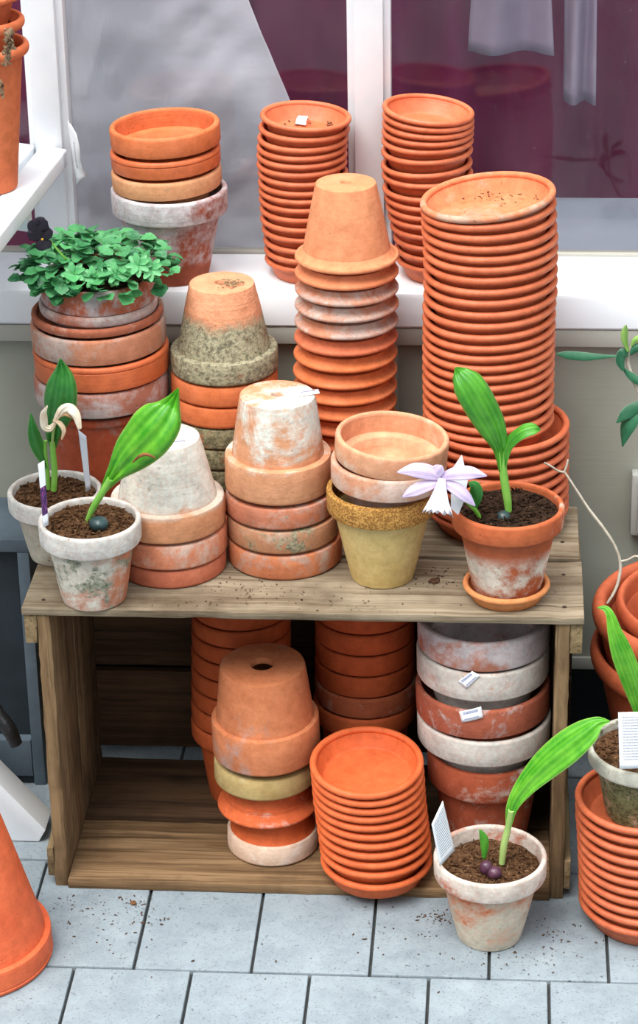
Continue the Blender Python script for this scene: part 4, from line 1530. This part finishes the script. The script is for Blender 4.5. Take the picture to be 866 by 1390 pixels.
card('plant_label', [P(106, 583, Yq-.012), P(117, 592, Yq-.008), P(123, 664, Yq-.012), P(117, 668, Yq-.016)], lab_grey, label='grey plant label below the withered flower', cat='plant label', group='plant labels')
card('plant_label', [P(839, 967, Ysp-.052), P(885, 966, Ysp-.052), P(886, 1042, Ysp-.066), P(841, 1044, Ysp-.066)], lab_m, label='large white text label in the mossy pot at right', cat='plant label', group='plant labels')


def sticker_on(pot, corners_px, Y, name='price_sticker'):
    cs = [P(x, y, Y) for x, y in corners_px]
    o = card(name, cs, stick_m, .0004, nx=2, ny=2)
    o.parent = pot
    o['label'] = 'white price sticker'
    bpy.context.view_layer.update()
    o.matrix_parent_inverse = pot.matrix_world.inverted()
    return o


def on_cyl(pot_obj, X, Yc, R, x, y):
    """point on the pot's collar seen at pixel x,y"""
    d = CR*(x-PPX)/FPX + CD*(y-PPY)/FPX + CF
    ox, oy = CAM[0]-X, CAM[1]-Yc
    a = d[0]**2+d[1]**2; b = 2*(ox*d[0]+oy*d[1]); c = ox*ox+oy*oy-R*R
    t = (-b-math.sqrt(b*b-4*a*c))/(2*a)
    return Vector((CAM+t*d).tolist())


def sticker_cyl(pot, R, px):
    X, Yc = pot.location.x, pot.location.y
    cs = [on_cyl(pot, X, Yc, R+.0009, x, y) for x, y in px]
    tl, tr, br, bl = cs
    bm = bmesh.new()
    g = []
    for j in range(5):
        row = []
        for i in range(7):
            p = tl.lerp(tr, i/6).lerp(bl.lerp(br, i/6), j/4)
            q = Vector((p.x-X, p.y-Yc)).normalized()*(R+.0009)
            row.append(bm.verts.new((X+q.x, Yc+q.y, p.z)))
        g.append(row)
    uvl = bm.loops.layers.uv.new('UVMap')
    for j in range(4):
        for i in range(6):
            f = bm.faces.new((g[j][i], g[j][i+1], g[j+1][i+1], g[j+1][i]))
            for lp, (a, b) in zip(f.loops, ((j, i), (j, i+1), (j+1, i+1), (j+1, i))):
                lp[uvl].uv = (b/6, 1-a/4)
    o = link('price_sticker', finish(bm, 'price_sticker', True, 60), stick_m)
    add_solid(o, .0003)
    o.parent = pot
    o['label'] = 'white price sticker'
    bpy.context.view_layer.update()
    o.matrix_parent_inverse = pot.matrix_world.inverted()


sticker_cyl(Q[1][0], Q[1][2], [(621, 925), (641, 911), (652, 917), (633, 935)])
sticker_cyl(Q[2][0], Q[2][2], [(623, 966), (653, 959), (656, 974), (627, 981)])
# stickers lying on the crowns of the upside-down pots
def crown_sticker(rec, px):
    o, z, R, H, ch = rec
    zz = z+H+.0006
    cs = [G(x, y, zz) for x, y in px]
    c = card('price_sticker', cs, stick_m, .0004, nx=2, ny=2)
    c.parent = o; c['label'] = 'white price sticker'
    bpy.context.view_layer.update()
    c.matrix_parent_inverse = o.matrix_world.inverted()


crown_sticker(J_[0], [(404, 532), (432, 528), (434, 534), (405, 538)])
crown_sticker(I_[0], [(232, 599), (256, 597), (254, 604), (230, 604)])

# ------------------------------------------------------------------ small things
paper_m = plain('white_paper', '#f2f3f5', '#e2e4e8', 30, .6)
zc0 = cst[0][1]+.0045
o = card('paper_scrap', [G(405, 157, zc0+.004)+Vector((0, 0, 0)), G(418, 158, zc0+.005), G(415, 170, zc0+.0015), G(401, 168, zc0+.0008)], paper_m, .0006, bend=.001)
tag(o, label='small torn scrap of white paper lying in the top sill saucer', cat='paper')


def crumbs(name, pts, smin, smax, mat, label, cat='debris', flat=.6):
    bm = bmesh.new()
    for p in pts:
        s_ = rnd.uniform(smin, smax)
        M = Matrix.Translation(Vector(p)+Vector((0, 0, s_*flat*.6))) @ Matrix.Rotation(rnd.uniform(0, 6), 4, 'Z') @ Matrix.Diagonal((s_*rnd.choice((1, 1.4, 2.4)), s_, s_*flat, 1))
        bmesh.ops.create_icosphere(bm, subdivisions=1, radius=1, matrix=M)
    o = link(name, finish(bm, name, True, 50), mat)
    return tag(o, label=label, cat=cat, kind='stuff')


crumb_m = plain('soil_crumb', '#3c2a1e', '#6b4a33', 90, .95)
pts = []
for cx, cy, sp, n_ in ((330, 800, 30, 45), (410, 808, 60, 50), (580, 790, 45, 50), (600, 770, 20, 20), (240, 820, 40, 25), (480, 820, 60, 25), (740, 800, 25, 14)):
    for _ in range(n_):
        g = G(cx+rnd.gauss(0, sp), cy+rnd.gauss(0, 7), Z_TOP+.0008)
        if .01 < g.x < .59 and .004 < g.y < .11: pts.append(g)
crumbs('soil_crumbs', pts, .0003, .0009, crumb_m, 'scattered dark crumbs of soil on the crate top')
pts = []
for cx, cy, sp, n_ in ((120, 1235, 40, 60), (185, 1226, 12, 30), (200, 1250, 20, 20), (590, 1245, 14, 60), (560, 1280, 80, 40), (690, 1290, 60, 50), (640, 1240, 30, 20), (100, 1270, 50, 30), (760, 1270, 40, 40), (400, 1260, 150, 25)):
    for _ in range(n_):
        g = G(cx+rnd.gauss(0, sp), cy+rnd.gauss(0, sp*.35), .0008)
        if g.y < -.008: pts.append(g)
crumbs('soil_crumbs', pts, .0003, .0011, crumb_m, 'dark soil specks strewn over the pale paving')
o = crumbs('dirt_lump', [G(590, 789, Z_TOP+.001)+Vector((dx, dy, 0)) for dx, dy in ((0, 0), (.003, .001), (-.003, .0005), (.001, -.002))], .002, .0034, crumb_m, 'small dark dirt lump on the crate top near the yellow pot')
o['kind'] = 'thing'
o = crumbs('dry_seed_pod', [G(181, 1227, .001)], .004, .0042, plain('pod', '#7a5230', '#5c3a20', 50, .7), 'small brown dried pod lying on the paving', cat='seed pod'); o['kind'] = 'thing'
# grit in the top saucers and on the mossy pot
zt0 = outE[0][1]+.0042
pts = [G(x, y, zt0+.004+(x-665)*.00009) for x, y in [(rnd.gauss(680, 30), rnd.gauss(266, 6)) for _ in range(40)]]
crumbs('grit', pts, .0005, .0013, crumb_m, 'dark grit in the top saucer of the tallest stack')
zz = cst[0][1]+.0042
crumbs('grit', [G(rnd.uniform(380, 455), rnd.uniform(160, 172), zz+.0005) for _ in range(22)]+[G(rnd.gauss(449, 3), rnd.gauss(168, 1.5), zz+.001) for _ in range(10)], .0005, .0014, crumb_m, 'dark grit around the paper scrap in the saucer')
hz = Hs[0][1]+Hs[0][3]
dry_m = plain('dry_moss', '#7d6a4c', '#a89370', 120, .95)
crumbs('dead_moss', [G(rnd.gauss(314, 7), rnd.gauss(384, 2.6), hz+.0006+rnd.random()*.003) for _ in range(70)], .0005, .0014, dry_m, 'tuft of dead moss on the base of the moss crusted pot', cat='moss')

# soil in the large right pots (the small pot stands in it)
# dried stems hanging on the bench pots
bm = bmesh.new()
cl = P(13, 52, YA-.075)
for k in range(150):
    t_ = rnd.random()
    y_ = 38+t_*52
    x_ = 13+rnd.gauss(0, 3.2)-4*t_
    if k % 5 == 0: x_, y_ = 1+rnd.gauss(0, 2), 120+rnd.gauss(0, 6)
    p = P(x_, y_, YA-.0725+rnd.gauss(0, .003))
    s_ = rnd.uniform(.0008, .0026)
    M = Matrix.Translation(p) @ Matrix.Rotation(rnd.uniform(0, 6), 4, (rnd.random(), rnd.random(), .5)) @ Matrix.Diagonal((s_, s_*.4, s_*1.4, 1))
    bmesh.ops.create_icosphere(bm, subdivisions=1, radius=1, matrix=M)
o = link('dried_plant', finish(bm, 'dried_plant', True, 50), plain('dry_leaf', '#9c8468', '#5c4834', 90, .9))
tag(o, label='shrivelled brown dried plant clinging to the tall bench pots', cat='dried plant')

# ------------------------------------------------------------------ bench
bench = empty('bench', (-.2, .1, 0), label='white painted slatted bench at the left edge', cat='bench')
c1 = G(91, 202, Z_B); c2 = G(55, 197, Z_B); e1 = G(0, 319, Z_B); e2 = G(0, 261, Z_B)
d1 = (e1-c1); d1.normalize()


def slat(a, b, d, Ln, th, name='slat'):
    bm = bmesh.new()
    off = d*Ln
    t_ = [a, b, b+off, a+off]
    T = [bm.verts.new(p) for p in t_]
    Bv = [bm.verts.new(p-Vector((0, 0, th))) for p in t_]
    bm.faces.new(T); bm.faces.new(Bv[::-1])
    for i in range(4):
        j = (i+1) % 4
        bm.faces.new((T[i], Bv[i], Bv[j], T[j]))
    bmesh.ops.bevel(bm, geom=list(bm.edges), offset=.003, segments=3, profile=.6, affect='EDGES')
    return link(name, finish(bm, name, True, 40), white_paint, bench, True)


wv = c2-c1
slat(c1, c2, d1, .62, .02)
slat(c2+wv*.22, c2+wv*1.32, d1, .62, .02)
slat(c2+wv*1.55, c2+wv*2.65, d1, .62, .02)
slat(c2+wv*2.9, c2+wv*4.0, d1, .62, .02)
# cross rails below the slats and the splayed legs
for q in (.14, .5):
    a = c1+d1*q+wv*.35; b = c1+d1*q+wv*4.6
    bm = bmesh.new()
    ax_ = (b-a).normalized(); sd_ = d1
    vs = []
    for z in (-.0205, -.05):
        for pp, sg in ((a, -.01), (a, .01), (b, .01), (b, -.01)):
            vs.append(bm.verts.new(pp+sd_*sg+Vector((0, 0, z))))
    bm.faces.new(vs[:4]); bm.faces.new(vs[4:][::-1])
    for i in range(4):
        j = (i+1) % 4
        bm.faces.new((vs[i], vs[i+4], vs[j+4], vs[j]))
    link('rail', finish(bm, 'rail', True, 40), white_paint, bench, True)


def leg(Y0, dY, pts2, name='leg'):
    bm = bmesh.new()
    A_v = [bm.verts.new((x, Y0, z)) for x, z in pts2]
    B_v = [bm.verts.new((x, Y0+dY, z)) for x, z in pts2]
    bm.faces.new(A_v); bm.faces.new(B_v[::-1])
    n_ = len(pts2)
    for i in range(n_):
        j = (i+1) % n_
        bm.faces.new((A_v[i], B_v[i], B_v[j], A_v[j]))
    bmesh.ops.bevel(bm, geom=list(bm.edges), offset=.002, segments=2, profile=.6, affect='EDGES')
    return link(name, finish(bm, name, True, 40), white_paint, bench, True)


YLeg = G(40, 1143, .0).y
pA, pB, pC = P(62, 1127, YLeg), P(53, 1143, YLeg), P(-10, 1143, YLeg)
pD = P(0, 1065, YLeg)
sl_ = (pD.z-pA.z)/(pD.x-pA.x)
xe = -.50
pts2 = [(pA.x, pA.z), (pB.x, .0006), (pC.x-.02, .0006), (xe-.075, .0006+(xe-.075-(pC.x-.02))*sl_), (xe, pA.z+(xe-pA.x)*sl_)]
leg(YLeg, .042, pts2)
leg(-.25, .04, [(-.02-.5, .7), (-.06-.5, .7), (-.62-.2, .0006), (-.56-.2, .0006)])
print('leg', pts2, YLeg, 'c1', c1, e1, d1)

# curled paper ticket on the bench corner
bm = bmesh.new()
tk = [((92, 163), (96, 168)), ((93, 176), (104, 182)), ((95, 190), (108, 200)), ((97, 205), (109, 217)), ((99, 222), (112, 230)), ((102, 238), (119, 238)), ((104, 250), (109, 243))]
rows = []
Yk = c1.y-.012
for i, (a, b) in enumerate(tk):
    pa = P(a[0], a[1], Yk+.004*math.sin(i)); pb = P(b[0], b[1], Yk-.008+.004*math.cos(i*1.3))
    rows.append([bm.verts.new(pa.lerp(pb, u/4)+Vector((0, -.003*math.sin(PI*u/4), 0))) for u in range(5)])
uvl = bm.loops.layers.uv.new('UVMap')
for j in range(len(rows)-1):
    for i in range(4):
        f = bm.faces.new((rows[j][i], rows[j][i+1], rows[j+1][i+1], rows[j+1][i]))
        for lp, (a, b) in zip(f.loops, ((j, i), (j, i+1), (j+1, i+1), (j+1, i))):
            lp[uvl].uv = (b/4, 1-a/6)
o = link('price_ticket', finish(bm, 'price_ticket', True, 60), text_mat('ticket_ink', '#e8ebee', '#8e939c', 2.5, margin=.3, vertical=True, amount=.6))
add_solid(o, .0006)
o.parent = bench; o.location = -Vector(bench.location)
o['label'] = 'curled white paper price ticket'

# ------------------------------------------------------------------ left metal panel, black hose
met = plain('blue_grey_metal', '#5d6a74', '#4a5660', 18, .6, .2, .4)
metd = plain('shade_toned_slate', '#2b343b', '#20272c', 14, .6, .2, .35)
fp = empty('wall_grate', (-.1, .27, 0), label='shade-darkened slate panel in a blue grey metal frame against the wall', cat='panel')
YP = .215
zt_p = P(18, 733, YP).z
xr_p = min(P(50, 900, YP).x, -.0015)
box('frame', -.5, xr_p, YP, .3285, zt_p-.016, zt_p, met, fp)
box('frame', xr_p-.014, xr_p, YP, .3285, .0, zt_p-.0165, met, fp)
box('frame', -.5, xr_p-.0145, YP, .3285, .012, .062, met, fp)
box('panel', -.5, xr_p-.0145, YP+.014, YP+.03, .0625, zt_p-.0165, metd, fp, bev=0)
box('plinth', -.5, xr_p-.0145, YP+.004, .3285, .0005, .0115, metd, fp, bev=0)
blk = plain('black_rubber', '#1c1d1f', '#0f1011', 70, .45, .9, .5, bscale=120)
hp = [P(22, 1010, .10), P(12, 990, .10), P(0, 973, .105), P(-20, 950, .11), P(-60, 930, .10), P(-110, 960, .08), P(-140, 1060, .04)]
hp.append(Vector((hp[-1].x-.02, .0, .012)))
hp.append(Vector((hp[-1].x-.12, -.05, .012)))
o = link('hose', tube(hp, [.0075, .0085, .0085, .0085, .0085, .0085, .0085, .0085, .0085], 'hose', 16, 10, bump=.08), blk)
tag(o, label='end of a rough black hose poking in at the left edge', cat='hose')

# box on the wall, right edge
bx = empty('power_socket', (.7, Y_WALL-.01, .4), label='pale grey plastic box fixed to the wall at the right edge', cat='box')
xa_ = P(856, 690, Y_WALL-.02).x
z0_, z1_ = P(858, 728, Y_WALL-.02).z, P(858, 645, Y_WALL-.02).z
boxm = plain('grey_plastic', '#b4b6b1', '#a6a8a3', 20, .5)
box('body', xa_, xa_+.08, Y_WALL-.02, Y_WALL-.0003, z0_, z1_, boxm, bx, bev=.004)
box('cover', xa_+.008, xa_+.072, Y_WALL-.026, Y_WALL-.0203, z0_+.006, z1_-.006, boxm, bx, bev=.002)

# ------------------------------------------------------------------ twig and olive
YW = .085
tw_m = plain('bare_twig', '#c9bfae', '#a89c8a', 80, .8, .4)
tw = empty('dry_twig', P(824, 818, YW), label='bare pale twig rising from the large pots beside the crate', cat='twig')
link('branch', tube([P(824, 819, YW-.01), P(832, 807, YW-.008), P(839, 790, YW-.004), P(842, 765, YW), P(835, 742, YW), P(820, 718, YW), P(800, 692, YW+.003), P(783, 666, YW+.005), P(766, 640, YW+.008)],
                    [.0013, .0016, .0017, .0018, .0016, .0016, .0015, .0013, .0012], 'branch', 8, 5, bump=.12), tw_m, tw, True)
link('twig', tube([P(766, 641, YW+.008), P(757, 639, YW+.006), P(748, 633, YW+.004), P(739, 628, YW+.002)], [.0014, .0012, .0012, .0010], 'twig', 8, 4, bump=.12), tw_m, tw, True)
link('twig', tube([P(766, 641, YW+.008), P(769, 633, YW+.008), P(771, 624, YW+.009)], [.0014, .0012, .0010], 'twig', 8, 4), tw_m, tw, True)
link('twig', tube([P(842, 762, YW), P(852, 760, YW), P(862, 755, YW-.004), P(872, 756, YW-.006), P(885, 748, YW-.01)], [.0014, .0013, .0013, .0012, .001], 'twig', 8, 4, bump=.1), tw_m, tw, True)
ol_m = leaf_mat('olive_leaf', '#1f5a3c', '#3d7c58', '#9fc4a0', .45, 1)
ol_l = leaf_mat('olive_leaf_young', '#7fae4c', '#a9cf70', None, .45, 1)
YO_ = .12
so_ = soil_part(smp, .046, .070, soil_m, seed=5)
ol = empty('olive_branch', (XT+.02, YT, .2), label='green olive sprig with narrow leaves at the right edge', cat='branch')
link('stem', tube([Vector((XT-.012, YT-.004, zin-.097+.078)), P(925, 720, YO_), P(915, 620, YO_), P(890, 560, YO_), P(866, 530, YO_), P(856, 505, YO_), P(852, 485, YO_), P(858, 468, YO_), P(862, 458, YO_)],
                  [.003, .003, .0028, .0024, .0021, .0019, .0018, .0015, .001], 'stem', 8, 5), tw_m, ol, True)
for pts, wd, m_, nr in (([(840, 483), (820, 484), (795, 484), (770, 482), (755, 480)], [.0008, .0022, .0045, .0042, .0004], ol_m, None),
                        ([(853, 478), (848, 462), (848, 450), (850, 441)], [.001, .0034, .0036, .0005], ol_l, None),
                        ([(857, 470), (862, 462), (870, 458), (880, 455)], [.001, .003, .003, .0005], ol_l, None),
                        ([(852, 484), (846, 478), (842, 490), (846, 503)], [.001, .0045, .005, .0015], ol_m, None),
                        ([(846, 500), (856, 510), (868, 518), (880, 520)], [.001, .004, .004, .0006], ol_m, None),
                        ([(856, 482), (862, 474), (872, 472), (884, 478)], [.001, .0045, .005, .001], ol_m, None),
                        ([(884, 545), (866, 552), (850, 562), (837, 574)], [.0015, .006, .0065, .0006], ol_m, None),
                        ([(878, 556), (862, 562), (850, 580), (845, 606)], [.002, .0085, .0095, .0008], ol_m, Vector((-.8, -1, .3)))):
    me = leaf_mesh([P(x, y, YO_-.004-.001*i) for i, (x, y) in enumerate(pts)], wd, nr or CAMV, name='leaf', pleat=0.0, npl=1, cup=.25)
    o = link('leaf', me, m_, ol, True); add_solid(o, .0005)

# ------------------------------------------------------------------ light
w = bpy.data.worlds.new('World'); scene.world = w
w.use_nodes = True
nt = w.node_tree
bg = nt.nodes['Background']
tcw = nt.nodes.new('ShaderNodeTexCoord')
sw = nt.nodes.new('ShaderNodeSeparateXYZ')
nt.links.new(tcw.outputs['Generated'], sw.inputs[0])
mr = nt.nodes.new('ShaderNodeMapRange')
mr.inputs['From Min'].default_value = .22; mr.inputs['From Max'].default_value = 1.0
mr.inputs['To Min'].default_value = .09; mr.inputs['To Max'].default_value = 2.35
nt.links.new(sw.outputs[2], mr.inputs[0])
bg.inputs[0].default_value = (.90, .955, 1.0, 1)
nt.links.new(mr.outputs[0], bg.inputs[1])
sun = bpy.data.lights.new('sun', 'SUN')
sun.energy = 2.3
sun.angle = math.radians(35)
sun.color = (1, .97, .92)
so = bpy.data.objects.new('sun', sun); COL.objects.link(so)
so.rotation_euler = Vector((.30, .45, -1.0)).to_track_quat('-Z', 'Y').to_euler()
rl = bpy.data.lights.new('interior_fill', 'AREA')  # unseen fill light, added to brighten the room behind the glass
rl.energy = 32
rl.shape = 'DISK'; rl.size = .5
rl.color = (1, .95, .92)
rlo = bpy.data.objects.new('interior_fill', rl); COL.objects.link(rlo)
rlo.location = (.5, .56, 2.2)
scene.view_settings.view_transform = 'Standard'
scene.view_settings.look = 'None'
scene.view_settings.gamma = 1
scene.view_settings.use_curve_mapping = False
scene.view_settings.exposure = .58
scene.cycles.max_bounces = 8
scene.cycles.transparent_max_bounces = 16
scene.cycles.caustics_reflective = False
scene.cycles.caustics_refractive = False
